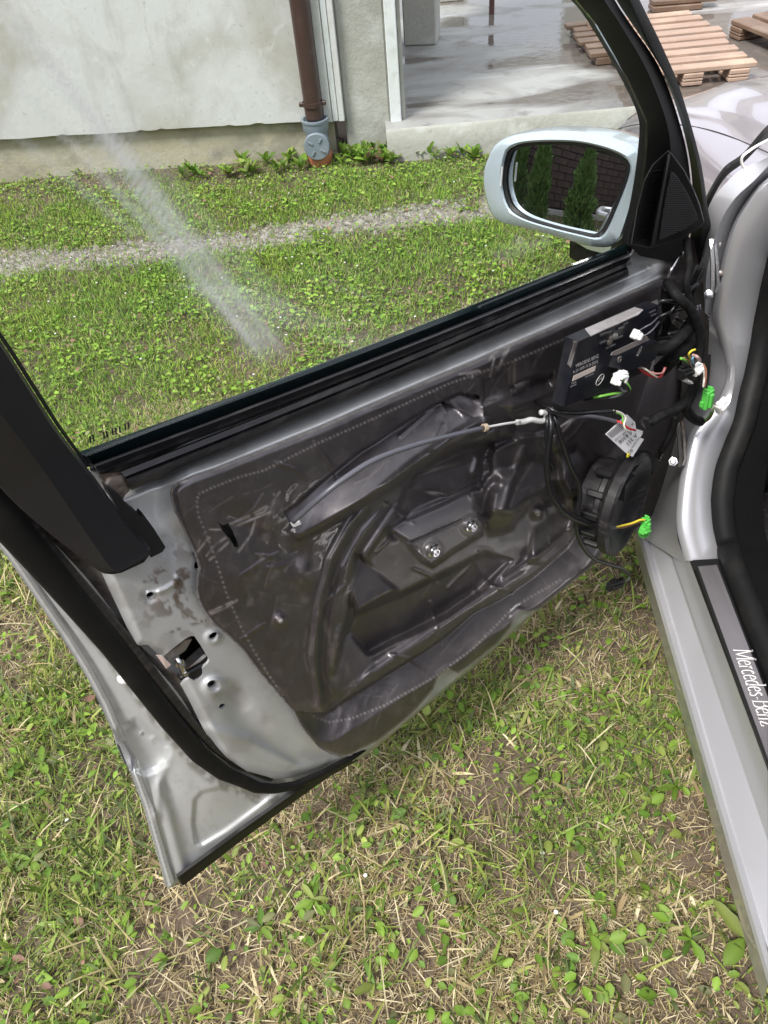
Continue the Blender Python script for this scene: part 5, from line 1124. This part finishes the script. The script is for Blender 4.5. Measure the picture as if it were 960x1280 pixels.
# front face of the slab, uneven
n = 120; b = MB(); aa = np.linspace(0, 9, n); V = []
for z, o in ((SZ - .0, 0), (SZ - .012, -.012), (.06, -.022), (-.06, -.035)): V += [s0 + fd * a + fn * (o + .010 * (vnoise(a * 30, z * 300, 3, 8) - .5) * (z < SZ)) + A(0, 0, z - SZ) for a in aa]
F = [(j * n + i, j * n + i + 1, (j + 1) * n + i + 1, (j + 1) * n + i) for j in range(3) for i in range(n - 1)]
tag(mk('slab_edge', V, F, CONC, None, loc=s0), 'rough front edge of the slab', kind='structure')
def post(x0, x1, yb, h=2.6, dep=.25, w_=None):
    P0 = at_z(x0, yb, SZ); P1 = at_z(x1, yb - (x1 - x0) * .09, SZ); return P0, P1
P0 = at_z(505, 58, SZ); P1 = at_z(533, 57, SZ); e1 = P1 - P0; nrm = unit(np.cross(Z, e1)); nrm = nrm if nrm[1] > 0 else -nrm
b = MB(); b.box(P0, unit(e1) * .20 + 0 * e1, nrm * .22, 2.7 * Z, bev=.008); o = b.build('concrete_post', CONC, None, loc=P0); tag(o, 'square raw concrete post standing on the slab behind the white edge', 'post')
o.location = tuple(P0)
P0 = at_z(551, 4, SZ); b = MB(); b.box(P0, .16 * WD, .2 * fn, 2.7 * Z, bev=.008); o = b.build('concrete_post', CONC, None, loc=P0); tag(o, 'farther concrete post at the very top of the view', 'post')
P0 = at_z(614.5, 18, SZ); b = MB(); b.tube([P0, P0 + 1.4 * Z], .018, 8); o = b.build('steel_prop', mat('rusty_steel', (.10, .035, .03), .7), None, loc=P0); tag(o, 'thin rusty steel prop standing on the wet slab', 'prop')
# back of the bay, seen only as reflection in the puddles
q0 = s0 + fn * 8.6
b = MB(); b.box(q0 - fd * 1, fd * 11, .2 * fn, .9 * Z); b.box(q0 - fd * 1 + 2.3 * Z, fd * 11, .2 * fn, .6 * Z)
for k in range(6): b.box(q0 + fd * (1.9 * k - 1), fd * .5, .2 * fn, 2.9 * Z)
o = b.build('back_wall', CONC, None, loc=q0, smooth=False); tag(o, 'distant back wall of the open concrete bay with window openings', 'wall')
# pallets
WOOD = mat('pale_pallet_wood', (.33, .235, .18), .8, noise=[((.27, .18, .13), 6, .45, .65, .7, 6, 0, (.3, 5, 5)), ((.58, .43, .31), 3, .5, .7, .5), ((.14, .09, .06), 26, .62, .78, .7)], bump=[(60, .4, .003)])
WOODW = mat('wet_pallet_wood', (.16, .10, .065), .5, noise=[((.09, .06, .045), 6, .45, .65, .7, 6, 0, (.3, 5, 5)), ((.24, .17, .12), 8, .5, .7, .6)], bump=[(60, .4, .003)])
def pallet(loc, yaw, L, Wd, nb, m, label, bw=.070, hh=.080, seed=0, tilt=0):
    r_ = random.Random(seed); t = empty('wooden_pallet', loc, label, 'pallet', 'wooden pallets on the slab'); t.rotation_euler = (0, 0, yaw)
    def part(nm, O, a, b_, c_):
        q = MB(); q.box(A(*O), A(a, 0, 0), A(0, b_, 0), A(0, 0, c_), bev=.004); o = q.build(nm, m, None, smooth=False); o.parent = t; return o
    for k in range(nb):
        y = (Wd - bw) * k / (nb - 1); d = r_.uniform(-.015, .02); part('deck_board', (d, y + r_.uniform(-.006, .006), hh - .022), L + r_.uniform(-.02, .02), bw, .024)
    for k in range(3):
        x = .03 + (L - .16) * k / 2; part('stringer', (x, 0, hh - .046), .10, Wd, .023)
        for j in range(3): part('block', (x, (Wd - .1) * j / 2, .02), .10, .10, hh - .067)
        part('bottom_board', (x, 0, 0), .10, Wd, .019)
    return t
pf1 = at_z(952, 62, SZ + .14); pf0 = at_z(828, 74, SZ + .14); e = unit(pf1 - pf0); yaw = math.atan2(e[1], e[0])
L = .62; org = pf1 - e * L; org = org * A(1, 1, 0) + A(0, 0, SZ + .004)
pallet(org, yaw, L, 1.0, 9, WOOD, 'pale wooden pallet lying flat on the wet slab beyond the bonnet', seed=1)
q = at_z(962, 52, SZ + .13); 
p2 = at_z(913, 12, SZ + .13); e2 = unit(at_z(960, 30, SZ + .13) - p2); pallet(p2 * A(1, 1, 0) + A(0, 0, SZ + .004), math.atan2(e2[1], e2[0]), 1.2, .9, 6, WOODW, 'dark weathered pallet at the top right corner', seed=2, bw=.11)
b = MB(); P0 = at_z(818, 6, SZ + .05); P1 = at_z(880, 1, SZ + .05); b.box(P0 - A(0,0,.045), (P1 - P0), .12 * fn, .03 * Z, bev=.004); b.box(P0 - A(0,0,.012) + .02*fn, (P1 - P0) * 1.3, .1 * fn, .025 * Z, bev=.004); o = b.build('loose_board', WOODW, None, loc=P0, smooth=False); tag(o, 'loose boards lying on the slab behind the pale pallet', 'board')
pw = at_z(735, 103, SZ + .05); pallet(at_z(738, 84, SZ)*A(1,1,0)+A(0,0,SZ+.004), yaw + .02, .60, .62, 6, WOODW, 'dark wet pallet seen through the glass beside the window frame', bw=.07, hh=.06, seed=3)

# ================================================================== what the mirror sees: brick wall and conifers
def hitplane(x, y, O, n_): P, r = trace_mirror(x, y); t = ((O - P) @ n_) / (r @ n_); return P + t * r
Pm, rm = trace_mirror(690, 240); rh = unit(rm * A(1, 1, 0))
BW_D = 4.6; BO = Pm + rh * BW_D; BO[2] = 0
bn = -rh; ca, sa = math.cos(math.radians(-24)), math.sin(math.radians(-24)); bn = A(bn[0] * ca - bn[1] * sa, bn[0] * sa + bn[1] * ca, 0); bd = unit(np.cross(Z, bn))
BR = mat('brown_brick', (.075, .050, .040), .8, noise=[((.045, .030, .026), 4, .4, .65, .8), ((.12, .085, .07), 15, .55, .75, .5)], bump=[(50, .5, .004)])
MOR = mat('dark_mortar', (.045, .038, .034), .9, noise=[((.07, .06, .055), 12, .5, .7, .5)])
bw = empty('brick_wall', BO, 'dark brown brick wall behind the conifers, seen in the wing mirror', 'wall')
def bpart(nm, O, a, c_, h, m, bev=0, mesh=None):
    q = MB(); q.box(A(*O) , a * bd, c_ * bn, h * Z, bev=bev); o = q.build(nm, m, None, smooth=False); o.parent = bw; return o
bpart('mortar_backing', (bd * -5 - bn * .25), 10, .24, 2.6, MOR)
bm0 = None
BLn, BH, GAPm = .29, .105, .014
us_ = []
for (x, y) in ((635,190),(700,180),(780,200),(740,290),(640,260),(690,240)):
    try:
        Hh = hitplane(x, y, BO, bn); us_.append(((Hh - BO) @ bd, Hh[2]))
    except Exception: pass
us_ = np.array(us_); ulo, uhi = max(-5, us_[:, 0].min() - .2), min(5, us_[:, 0].max() + .2); zhi = min(2.4, max(1.2, us_[:, 1].max() + .1))
print('mirror wall range', ulo, uhi, us_[:, 1].min(), us_[:, 1].max())
cnt_b = 0; row = 0; z = .10
cellsb = []
while z < zhi:
    u = ulo - (BLn / 2 if row % 2 else 0)
    while u < uhi: cellsb.append((u, z)); u += BLn + GAPm
    z += BH + GAPm; row += 1
cu_ = (ulo + uhi) / 2; cellsb.sort(key=lambda c: abs(c[0] - cu_) + abs(c[1] - .8)); extra = MB()
for i, (u, z) in enumerate(cellsb):
    if i < 298:
        if bm0 is None:
            o = bpart('brick', (0, 0, 0), BLn, .02, BH, BR, .005); bm0 = o; 
        else: o = bm0.copy(); C.objects.link(o); o.parent = bw
        o.location = tuple(bd * u + Z * z + bn * random.uniform(-.008, .004))
    else: extra.box(bd * u + Z * z + A(0, 0, 0), BLn * bd, .02 * bn, BH * Z)
if extra.V:
    o = extra.build('brickwork', BR, None, smooth=False); o.parent = bw; o['kind'] = 'stuff'
bpart('kerb_stone', (bd * -5 + bn * .12), 10, .08, .09, CONC)

# unseen dark brick wall added behind the camera to darken reflections and ambient light
bw2 = empty('garden_wall', A(0, -4.2, 0), 'tall dark brick wall closing the yard behind the camera', 'wall')
q = MB(); q.box(A(-6, -4.4, -.1), A(14, 0, 0), A(0, .2, 0), A(0, 0, 3.3), bev=.01); o = q.build('wall_body', BR, bw2, smooth=False)
q = MB(); q.box(A(-6, -4.44, 3.2), A(14, 0, 0), A(0, .28, 0), A(0, 0, .06), bev=.01); q.build('wall_coping', CONC, bw2, smooth=False)

# thujas
THU = mat('conifer_foliage', (.09, .17, .035), .7, noise=[((.15, .22, .05), 9, .5, .7, .6), ((.04, .08, .02), 5, .5, .7, .5)])
BARK = mat('conifer_bark', (.07, .045, .03), .9)
def thuja(loc, h, r, seed, label):
    rg = np.random.default_rng(seed); t = empty('thuja_tree', loc, label, 'tree', 'young conifers along the brick wall')
    b = MB(); b.tube([A(0, 0, -.05), A(0, 0, h * .5), A(0, 0, h * .95)], [.025, .018, .004], 7); o = b.build('trunk', BARK, None); o.parent = t
    N = 5200; zz_ = rg.random(N) ** .9; prof = np.interp(zz_, [0, .06, .25, .6, .9, 1], [.55, .85, 1, .66, .2, .02]) * r
    lump = .82 + .35 * np.sin(zz_ * 23 + rg.random() * 6) * .3
    th = rg.random(N) * 2 * math.pi; rr = prof * (rg.random(N) ** .35) * (lump + .16 * np.sin(th * 5 + zz_ * 14))
    c = np.stack([rr * np.cos(th), rr * np.sin(th), .06 + zz_ * (h - .06)], 1); dirn = np.stack([np.cos(th) * .55, np.sin(th) * .55, np.ones(N)], 1) + rg.normal(0, .25, (N, 3)); dirn /= np.linalg.norm(dirn, axis=1)[:, None]
    sd_ = np.cross(dirn, rg.normal(0, 1, (N, 3))); sd_ /= np.linalg.norm(sd_, axis=1)[:, None]; L = rg.uniform(.03, .075, N)[:, None]; wd = L * .28
    V = np.stack([c - dirn * L * .3, c + sd_ * wd, c + dirn * L, c - sd_ * wd], 1).reshape(-1, 3); F = np.arange(4 * N).reshape(-1, 4)
    o = mk('crown', V, F, THU, None, smooth=False); o.parent = t; return t
GP0 = A(0, 0, 0); 
for (xp, dist, h, r, seed, lb_) in ((672, 3.55, 1.35, .21, 1, 'narrow conifer by the brick wall, middle one of the three in the wing mirror'), (728, 3.15, 1.25, .23, 2, 'broadest conifer by the brick wall, nearest the open door in the wing mirror'), (645, 4.1, 1.3, .17, 3, 'thin conifer by the brick wall at the outer edge of the wing mirror')):
    P, r_ = trace_mirror(xp, 240); X = P + unit(r_ * A(1, 1, 0)) * dist; X[2] = 0; thuja(X, h, r, seed, lb_)

# ================================================================== ground
def nf(x, y, s, seed): return fbm(np.asarray(x) * 100, np.asarray(y) * 100, s, seed, 4)
def path_mask(x, y):
    yc = 3.27 + .05 * np.sin(np.asarray(x) * 1.7) - .02 * np.asarray(x); return np.exp(-(np.abs(y - yc) / (.075 + .09 * nf(x, y, 40, 33))) ** 4) * sstep(nf(x, y, 14, 12) + .12 * sstep(x, .2, -1.2), .22, .40)
def soil_mask(x, y):
    m = .8 * sstep(nf(x, y, 26, 101), .58, .72) * (.45 + .55 * sstep(nf(x, y, 60, 107), .4, .6))
    for (px_, py_, rr) in ((225,1165,.13),(640,980,.13),(560,810,.10),(300,1190,.12),(520,1150,.08),(700,1100,.07),(130,640,.06),(20,790,.12),(120,800,.09),(410,1010,.06),(190,1235,.08)):
        c = at_z(px_, py_, 0); m = np.maximum(m, .95 * np.exp(-(((x - c[0]) ** 2 + (y - c[1]) ** 2) / rr ** 2) * (.6 + nf(x, y, 9, 103))))
    wy = 4.16 - .065 * (np.asarray(x) + 1.0); m = np.maximum(m, .9 * sstep(nf(x, y, 16, 109), .42, .55) * np.exp(-((y - wy + .12) / .16) ** 2) * sstep(-np.asarray(x), .2, .7))
    return np.clip(m, 0, 1)
def gz(x, y): return .018 * (nf(x, y, 70, 201) - .5) + .006 * (nf(x, y, 12, 203) - .5)
xs = np.r_[[-400, -120, -40, -15, -7], np.arange(-4.5, 4.51, .05), [7, 15, 40, 120, 400]]; ys = np.r_[[-400, -120, -40, -15, -6, -3], np.arange(-1.5, 4.61, .05), [7, 15, 40, 120, 400]]
GX, GY = np.meshgrid(xs, ys); GZ = np.where((abs(GX) < 4.6) & (GY > -1.6) & (GY < 4.62), gz(GX, GY), -.01)
ny, nx = GX.shape; V = np.stack([GX, GY, GZ], -1).reshape(-1, 3); idx = np.arange(ny * nx).reshape(ny, nx); F = np.stack([idx[:-1, :-1], idx[:-1, 1:], idx[1:, 1:], idx[1:, :-1]], -1).reshape(-1, 4)
pm = path_mask(GX, GY).ravel()[:, None]; near = ((abs(GX) < 4.6) & (GY > -1.6) & (GY < 4.62)).ravel()[:, None]
soilc = np.array([.115, .085, .058]) * (.7 + .6 * nf(GX, GY, 8, 301)).ravel()[:, None]; grc = np.array([.085, .10, .035]) * (.7 + .5 * nf(GX, GY, 30, 303)).ravel()[:, None]; pth = np.array([.17, .15, .125]) * (.7 + .6 * nf(GX, GY, 6, 305)).ravel()[:, None]
col = np.where(near, soilc * (1 - pm) + pth * pm, grc)
SOIL = mat('soil_and_thatch', (.1, .07, .05), .95, attr='Col', noise=[((.055, .038, .026), 60, .5, .7, .7), ((.17, .14, .10), 140, .6, .75, .6)], bump=[(60, .8, .01), (260, .8, .004)])
gr_ = mk('ground', V, F, SOIL, None, cols=col); tag(gr_, 'soil of the yard', kind='structure')
LEAFM = mat('grass_blades', (.1, .15, .03), .55, attr='Col', spec=.3)
def add_trans(m):
    n = m.node_tree.nodes; l = m.node_tree.links; b = n['Principled BSDF']; a = n['Attribute']; out = n['Material Output']
    t = n.new('ShaderNodeBsdfTranslucent'); l.new(a.outputs['Color'], t.inputs[0]); mx = n.new('ShaderNodeMixShader'); mx.inputs[0].default_value = .35; l.new(b.outputs[0], mx.inputs[1]); l.new(t.outputs[0], mx.inputs[2]); l.new(mx.outputs[0], out.inputs[0])
add_trans(LEAFM)
def fastmesh(name, V, quads, cols, m, loc=None):
    me = bpy.data.meshes.new(name); nv = len(V); nq = len(quads); me.vertices.add(nv); me.loops.add(nq * 4); me.polygons.add(nq)
    me.vertices.foreach_set('co', V.astype(np.float32).ravel()); me.loops.foreach_set('vertex_index', quads.astype(np.int32).ravel()); me.polygons.foreach_set('loop_start', np.arange(0, nq * 4, 4, dtype=np.int32))
    me.polygons.foreach_set('loop_total', np.full(nq, 4, np.int32)) if False else None
    me.update(calc_edges=True); me.validate(); me.materials.append(m); a = me.color_attributes.new('Col', 'FLOAT_COLOR', 'POINT'); c4 = np.ones((nv, 4), np.float32); c4[:, :3] = cols; a.data.foreach_set('color', c4.ravel())
    o = bpy.data.objects.new(name, me); C.objects.link(o); return o
def inview(x, y, m=60):
    P = np.stack([x, y, np.zeros_like(x)], 1) - CAM; v = P @ RM; px_ = v[:, 0] / v[:, 2] * FPX + 480; py_ = v[:, 1] / v[:, 2] * FPX + 640
    return (v[:, 2] > .1) & (px_ > -m - 40) & (px_ < 960 + m) & (py_ > -m) & (py_ < 1280 + m)
def wallfree(x, y): 
    d = (np.stack([x, y], 1) - WA[:2]) @ WN[:2]; s = (np.stack([x, y], 1) - f0[:2]) @ fn[:2]; a = (np.stack([x, y], 1) - f0[:2]) @ fd[:2]
    return (d > -.0) & ~((s > -.05) & (a > -.1))
PAL_G = np.array([[.120,.200,.022],[.150,.235,.030],[.080,.150,.018],[.200,.250,.045],[.075,.115,.028]]); PAL_D = np.array([[.36,.30,.16],[.44,.37,.22],[.29,.235,.12],[.50,.44,.29],[.22,.165,.09]])
def grass(N, xr, yr, hmin, hmax, wmin, wmax, dryf, seed, lie=.35, vis=True, green=1.0, mown=0.):
    ymax_ = yr[1]; r = np.random.default_rng(seed); x = r.uniform(*xr, N); y = r.uniform(*yr, N); k = wallfree(x, y)
    if vis: k &= inview(x, y)
    k &= r.random(N) > soil_mask(x, y) * .82; k &= r.random(N) > path_mask(x, y) * .86
    dens = .5 + .5 * sstep(nf(x, y, 14, 401), .34, .6); k &= r.random(N) < dens
    x = x[k]; y = y[k]; n = len(x)
    dz = sstep(nf(x, y, 34, 403), .42, .66); dry = r.random(n) < (dryf * (.45 + 1.1 * dz) + .3 * soil_mask(x, y))
    h = r.uniform(hmin, hmax, n) * (.6 + .8 * nf(x, y, 30, 405)) * (.25 + .75 * sstep(((np.stack([x, y], 1) - WA[:2]) @ WN[:2]), .0, .45)); wd = r.uniform(wmin, wmax, n) * .5
    az = r.uniform(0, 2 * math.pi, n) + 1.2 * nf(x, y, 20, 407); ly = r.random(n); lean = np.where(ly < lie + .45 * dry, r.uniform(1.05, 1.5, n), r.uniform(.15, .95, n)); h = np.where(dry, h * 1.1, h); wd = np.where(dry, wd * .72, wd)
    d = np.stack([np.cos(az), np.sin(az)], 1); s = np.stack([-np.sin(az), np.cos(az)], 1); z0 = gz(x, y); curl = r.uniform(.2, .7, n)
    V = np.zeros((n, 7, 3), np.float32)
    tw = r.uniform(-.5, .5, n)
    P = np.stack([x, y, z0 + r.uniform(-.002, .006, n)], 1); segs = [0, .36, .7, 1.0]; cur = P.copy(); ang = lean * .75; prev = 0
    for i, t in enumerate(segs):
        if i: L = (t - prev) * h; cur = cur + np.stack([d[:, 0] * np.sin(ang) * L, d[:, 1] * np.sin(ang) * L, np.cos(ang) * L], 1); ang = np.minimum(ang + curl * .45, 1.85); prev = t
        q = cur.copy(); q[:, 2] = np.maximum(q[:, 2], z0 + .001)
        if i < 3:
            ww = wd * (1, .95, .7)[i]; V[:, 2 * i, :] = q; V[:, 2 * i + 1, :] = q; V[:, 2 * i, :2] -= s * ww[:, None]; V[:, 2 * i + 1, :2] += s * ww[:, None]; V[:, 2 * i, 2] -= ww * tw; V[:, 2 * i + 1, 2] += ww * tw
        else: V[:, 6, :] = q
    base = (np.arange(n) * 7)[:, None]
    Q = np.concatenate([base + np.array([[0, 1, 3, 2]]), base + np.array([[2, 3, 5, 4]])]); T = base + np.array([[4, 5, 6]])
    g = 1.45 * PAL_G[r.integers(0, 5, n)] * (.75 + .5 * r.random(n))[:, None] * green; g = g * (1 + .35 * (nf(x, y, 45, 411) - .5)[:, None] * np.array([1.2, .4, .2])); dc = 1.4 * PAL_D[r.integers(0, 5, n)] * (.7 + .5 * r.random(n))[:, None]
    if ymax_ < 2.5: g = g * np.array([1.08, .95, 1.5])
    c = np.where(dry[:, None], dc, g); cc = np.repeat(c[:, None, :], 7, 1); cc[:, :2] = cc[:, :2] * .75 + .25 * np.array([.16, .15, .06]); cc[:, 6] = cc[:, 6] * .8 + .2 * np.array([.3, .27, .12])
    return V.reshape(-1, 3), Q, T, cc.reshape(-1, 3)
def join_grass(name, sets, label):
    Vs, Fq, Ft, Cs = [], [], [], []; b_ = 0
    for V, Q, T, c in sets: Vs.append(V); Fq.append(Q + b_); Ft.append(T + b_); Cs.append(c); b_ += len(V)
    V = np.concatenate(Vs); Q = np.concatenate(Fq); T = np.concatenate(Ft); c = np.concatenate(Cs); me = bpy.data.meshes.new(name)
    me.vertices.add(len(V)); me.vertices.foreach_set('co', V.astype(np.float32).ravel()); nl = len(Q) * 4 + len(T) * 3; me.loops.add(nl); me.loops.foreach_set('vertex_index', np.r_[Q.ravel(), T.ravel()].astype(np.int32))
    npl = len(Q) + len(T); me.polygons.add(npl); me.polygons.foreach_set('loop_start', np.r_[np.arange(len(Q)) * 4, len(Q) * 4 + np.arange(len(T)) * 3].astype(np.int32)); me.update(calc_edges=True)
    me.materials.append(LEAFM); a = me.color_attributes.new('Col', 'FLOAT_COLOR', 'POINT'); c4 = np.ones((len(V), 4), np.float32); c4[:, :3] = np.clip(c, 0, 1); a.data.foreach_set('color', c4.ravel())
    o = bpy.data.objects.new(name, me); C.objects.link(o); tag(o, label, 'grass', kind='stuff'); print(name, len(V), npl); return o
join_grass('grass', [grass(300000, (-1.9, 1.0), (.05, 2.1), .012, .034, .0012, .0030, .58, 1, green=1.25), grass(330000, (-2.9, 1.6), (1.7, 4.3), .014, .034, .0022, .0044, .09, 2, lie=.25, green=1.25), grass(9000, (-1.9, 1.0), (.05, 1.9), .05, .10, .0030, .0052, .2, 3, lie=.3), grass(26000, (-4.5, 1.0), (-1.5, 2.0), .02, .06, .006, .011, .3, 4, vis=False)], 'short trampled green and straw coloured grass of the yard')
# leaves: clover, plantain and dandelion spread through the grass
def leaves(N, xr, yr, lmin, lmax, seed, vis=True, asp=(.5, .8), clump=.5, rosette=0, green=1., pts=None, up=(.1, .5)):
    r = np.random.default_rng(seed)
    if pts is None:
        x = r.uniform(*xr, N); y = r.uniform(*yr, N); k = wallfree(x, y) & (r.random(N) > path_mask(x, y) * .95) & (r.random(N) > .5 * soil_mask(x, y)) & (nf(x, y, 16, 500 + seed) > clump)
        if vis: k &= inview(x, y)
        x = x[k]; y = y[k]; az = r.uniform(0, 6.283, len(x))
    else: x, y, az = pts
    n = len(x); L = r.uniform(lmin, lmax, n); W_ = L * r.uniform(*asp, n) * .5; el = r.uniform(*up, n); d = np.stack([np.cos(az) * np.cos(el), np.sin(az) * np.cos(el), np.sin(el)], 1); s = np.stack([-np.sin(az), np.cos(az), np.zeros(n)], 1)
    s[:, 2] += r.uniform(-.4, .4, n); s /= np.linalg.norm(s, axis=1)[:, None]; nn = np.cross(d, s); nn *= np.sign(nn[:, 2:3] + 1e-9); P = np.stack([x, y, gz(x, y) + r.uniform(.008, .028, n)], 1)
    prof = [(0, .10), (.10, .42), (.24, .78), (.42, .98), (.60, 1.0), (.76, .84), (.90, .50), (1.0, .06)] if (rosette or lmax > .025) else [(0, .10), (.22, .72), (.5, 1.0), (.78, .78), (1.0, .06)]
    NP = len(prof); V = np.zeros((n, 3 * NP, 3)); droop = r.uniform(.1, .5, n)
    for i, (t, w_) in enumerate(prof):
        c = P + d * (L * t)[:, None] - np.array([0, 0, 1]) * (droop * L * t * t * .6)[:, None]; e = W_ * w_ * (1 + (.25 if NP == 5 else .10) * r.normal(0, 1, n) * (0 < i < NP - 1))
        V[:, 3 * i] = c - s * e[:, None] + nn * (e * .35)[:, None]; V[:, 3 * i + 1] = c; V[:, 3 * i + 2] = c + s * e[:, None] + nn * (e * .35)[:, None]
    V[..., 2] = np.maximum(V[..., 2], (gz(x, y) + .003)[:, None]); base = (np.arange(n) * 3 * NP)[:, None]; Q = np.concatenate([base + np.array([[3 * i + j, 3 * i + j + 1, 3 * i + j + 4, 3 * i + j + 3]]) for i in range(NP - 1) for j in (0, 1)])
    g = 1.3 * np.array([[.15,.26,.030],[.20,.32,.045],[.10,.19,.028],[.25,.31,.07],[.19,.20,.09],[.24,.14,.10]])[r.choice(6, n, p=[.3,.25,.2,.13,.09,.03])] * (.7 + .5 * r.random(n))[:, None] * green
    cc = np.repeat(g[:, None, :], 3 * NP, 1); cc[:, 1::3] *= 1.25; return V.reshape(-1, 3), Q, np.zeros((0, 3), int), cc.reshape(-1, 3)
lv = [leaves(12000, (-1.9, .9), (.05, 2.0), .006, .016, 11, clump=.48, green=.85), leaves(3600, (-1.9, .9), (.05, 1.7), .014, .028, 12, clump=.46, asp=(.45, .7), green=.75), leaves(22000, (-2.8, 1.5), (1.8, 4.2), .010, .024, 13, clump=.44, green=1.0), leaves(700, (-1.6, .8), (.05, 1.3), .020, .036, 14, clump=.52, asp=(.45, .65), green=.7)]
o = join_grass('clover_leaves', lv, 'small clover and plantain leaves scattered through the grass'); 
# broad-leaved rosettes: things of their own
def rosette(x, y, nl, L0, L1, seed, label, up=(.1, .6), green=1., grp='broad-leaved weeds in the grass', name='broadleaf_weed', cat='weed'):
    r = np.random.default_rng(seed); az = np.linspace(0, 6.283, nl, endpoint=False) + r.uniform(-.4, .4, nl); V, Q, T, c = leaves(0, None, None, L0, L1, seed, asp=(.22, .42), pts=(np.full(nl, 0.) + x, np.full(nl, 0.) + y, az), up=up, green=green)
    V[:, 2] -= 0; loc = np.array([x, y, float(gz(x, y))]); o = mk(name, V, Q, LEAFM, None, smooth=True, loc=loc, cols=c); tag(o, label, cat, grp); return o
rr_ = random.Random(3)
near_px = [(45,1080),(110,1130),(60,960),(280,1210),(330,1165),(420,1090),(455,1010),(500,985),(395,1130),(700,1010),(745,1180),(880,1110),(905,1040),(930,1175),(860,1180),(610,1230),(470,1235),(120,1000),(30,900),(90,880),(20,1200),(190,1190),(760,890),(690,860),(840,990),(560,1100)]
NEAR_L = ['below the outer edge of the door, lower left of its tip', 'left of the door corner, at the edge of the view', 'just to the right below the door corner', 'under the black rubber lip of the door', 'in straw between door corner and bottom of the view', 'near the bottom, left of the sill', 'close beside the middle of the sill', 'nearest the large leaf by the sill', 'at the very bottom in the middle of the view', 'highest up beside the folded door edge', 'in the bottom left corner of the view', 'in the grass right below the dangling black plug', 'between bare soil and the sill']
for i, (x, y) in enumerate(near_px[::2]):
    p = at_z(x, y, 0); rosette(p[0], p[1], rr_.randint(4, 8), .022, .045, 700 + i, 'flat broad-leaved weed ' + NEAR_L[i], up=(.05, .4), green=.62)
p = at_z(925, 1178, 0); rosette(p[0], p[1], 3, .06, .085, 990, 'weed with the largest single leaf, at the foot of the sill', grp='broad-leaved weeds in the grass', up=(.1, .3), green=.55)
for i in range(64):
    x = rr_.choice([rr_.uniform(230, 384), rr_.uniform(425, 600), rr_.uniform(425, 500)]); 
    Q = at_z(x, 200, 0); ya = wp(wl(PW(x, 200))[0], 0, rr_.uniform(.04, .20)); 
    if x > 500: q = at_z(x, 186, 0); ya = q - fn * rr_.uniform(.04, .16)
    rosette(ya[0], ya[1], rr_.randint(6, 10), .035, .085, 800 + i, 'upright dark green weed tuft growing along the foot of the wall', up=(.5, 1.3), green=.8, grp='weed tufts along the foot of the wall')
p = at_z(60, 218, 0); 
for dx in (-.06, .03, .09): rosette(p[0] + dx, p[1] + .02, 7, .05, .10, 901 + int(dx * 100), 'low weed growing against the plinth at the left', up=(.4, 1.1), green=.75, grp='weeds against the plinth')
# gravel of the path
r = np.random.default_rng(44); N = 42000; x = r.uniform(-3, 1.6, N); y = r.uniform(2.9, 3.7, N); k = (r.random(N) < path_mask(x, y) * 1.0) & inview(x, y); x, y = x[k], y[k]; n = len(x)
s_ = r.uniform(.004, .012, n) * (1 + (r.random(n) < .05)); oct_ = np.array([[1,0,0],[0,1,0],[-1,0,0],[0,-1,0],[0,0,.7],[0,0,-.5]]); F0 = np.array([[0,1,4],[1,2,4],[2,3,4],[3,0,4]])
an = r.uniform(0, 6.28, n); V = oct_[None] * s_[:, None, None] * r.uniform(.6, 1.3, (n, 6, 1)); V = np.stack([V[..., 0] * np.cos(an)[:, None] - V[..., 1] * np.sin(an)[:, None], V[..., 0] * np.sin(an)[:, None] + V[..., 1] * np.cos(an)[:, None], V[..., 2]], -1) + np.stack([x, y, gz(x, y) + .001], 1)[:, None]
gc = np.array([[.22,.20,.175],[.16,.145,.125],[.30,.28,.25],[.21,.175,.14]])[r.integers(0, 4, n)]
T = ((np.arange(n) * 6)[:, None, None] + F0[None]).reshape(-1, 3)
o = join_grass('gravel', [(V.reshape(-1, 3), np.zeros((0, 4), int), T, np.repeat(gc, 6, 0))], 'pale grey gravel of the narrow path across the lawn'); o['category'] = 'gravel'
STONE = mat('gravel_stone', (.4, .38, .35), .9, attr='Col'); o.data.materials[0] = STONE
# fallen stalks and tiny bright bits
r = np.random.default_rng(45); N = 260; x = r.uniform(-1.5, .8, N); y = r.uniform(.1, 1.8, N); k = inview(x, y); b = MB()
for xx, yy in zip(x[k], y[k]):
    a = r.uniform(0, 6.28); L = r.uniform(.03, .11); P = [A(xx + L * t * math.cos(a + .3 * t), yy + L * t * math.sin(a + .3 * t), float(gz(xx, yy)) + .016 + .008 * math.sin(t * 5)) for t in (0, .35, .7, 1)]; b.tube(P, .0009, 4)
o = b.build('dry_stalks', mat('straw_stalk', (.50, .42, .26), .7), None, sharp=None); tag(o, 'dry straw stalks lying on the near grass', 'stalks', kind='stuff')
r = np.random.default_rng(46); b = MB()
for k_ in range(70):
    px_, py_ = (r.uniform(0, 700), r.uniform(180, 500)) if k_ < 62 else (r.uniform(0, 900), r.uniform(700, 1270)); p = at_z(px_, py_, .022); b.lathe(p, Z, [(.001, 0), (.0032, .002), (.004, .005), (.001, .006)], 7)
o = b.build('clover_flowers', WHITE, None); tag(o, 'tiny white clover flowers dotted over the lawn', 'flowers', kind='stuff')
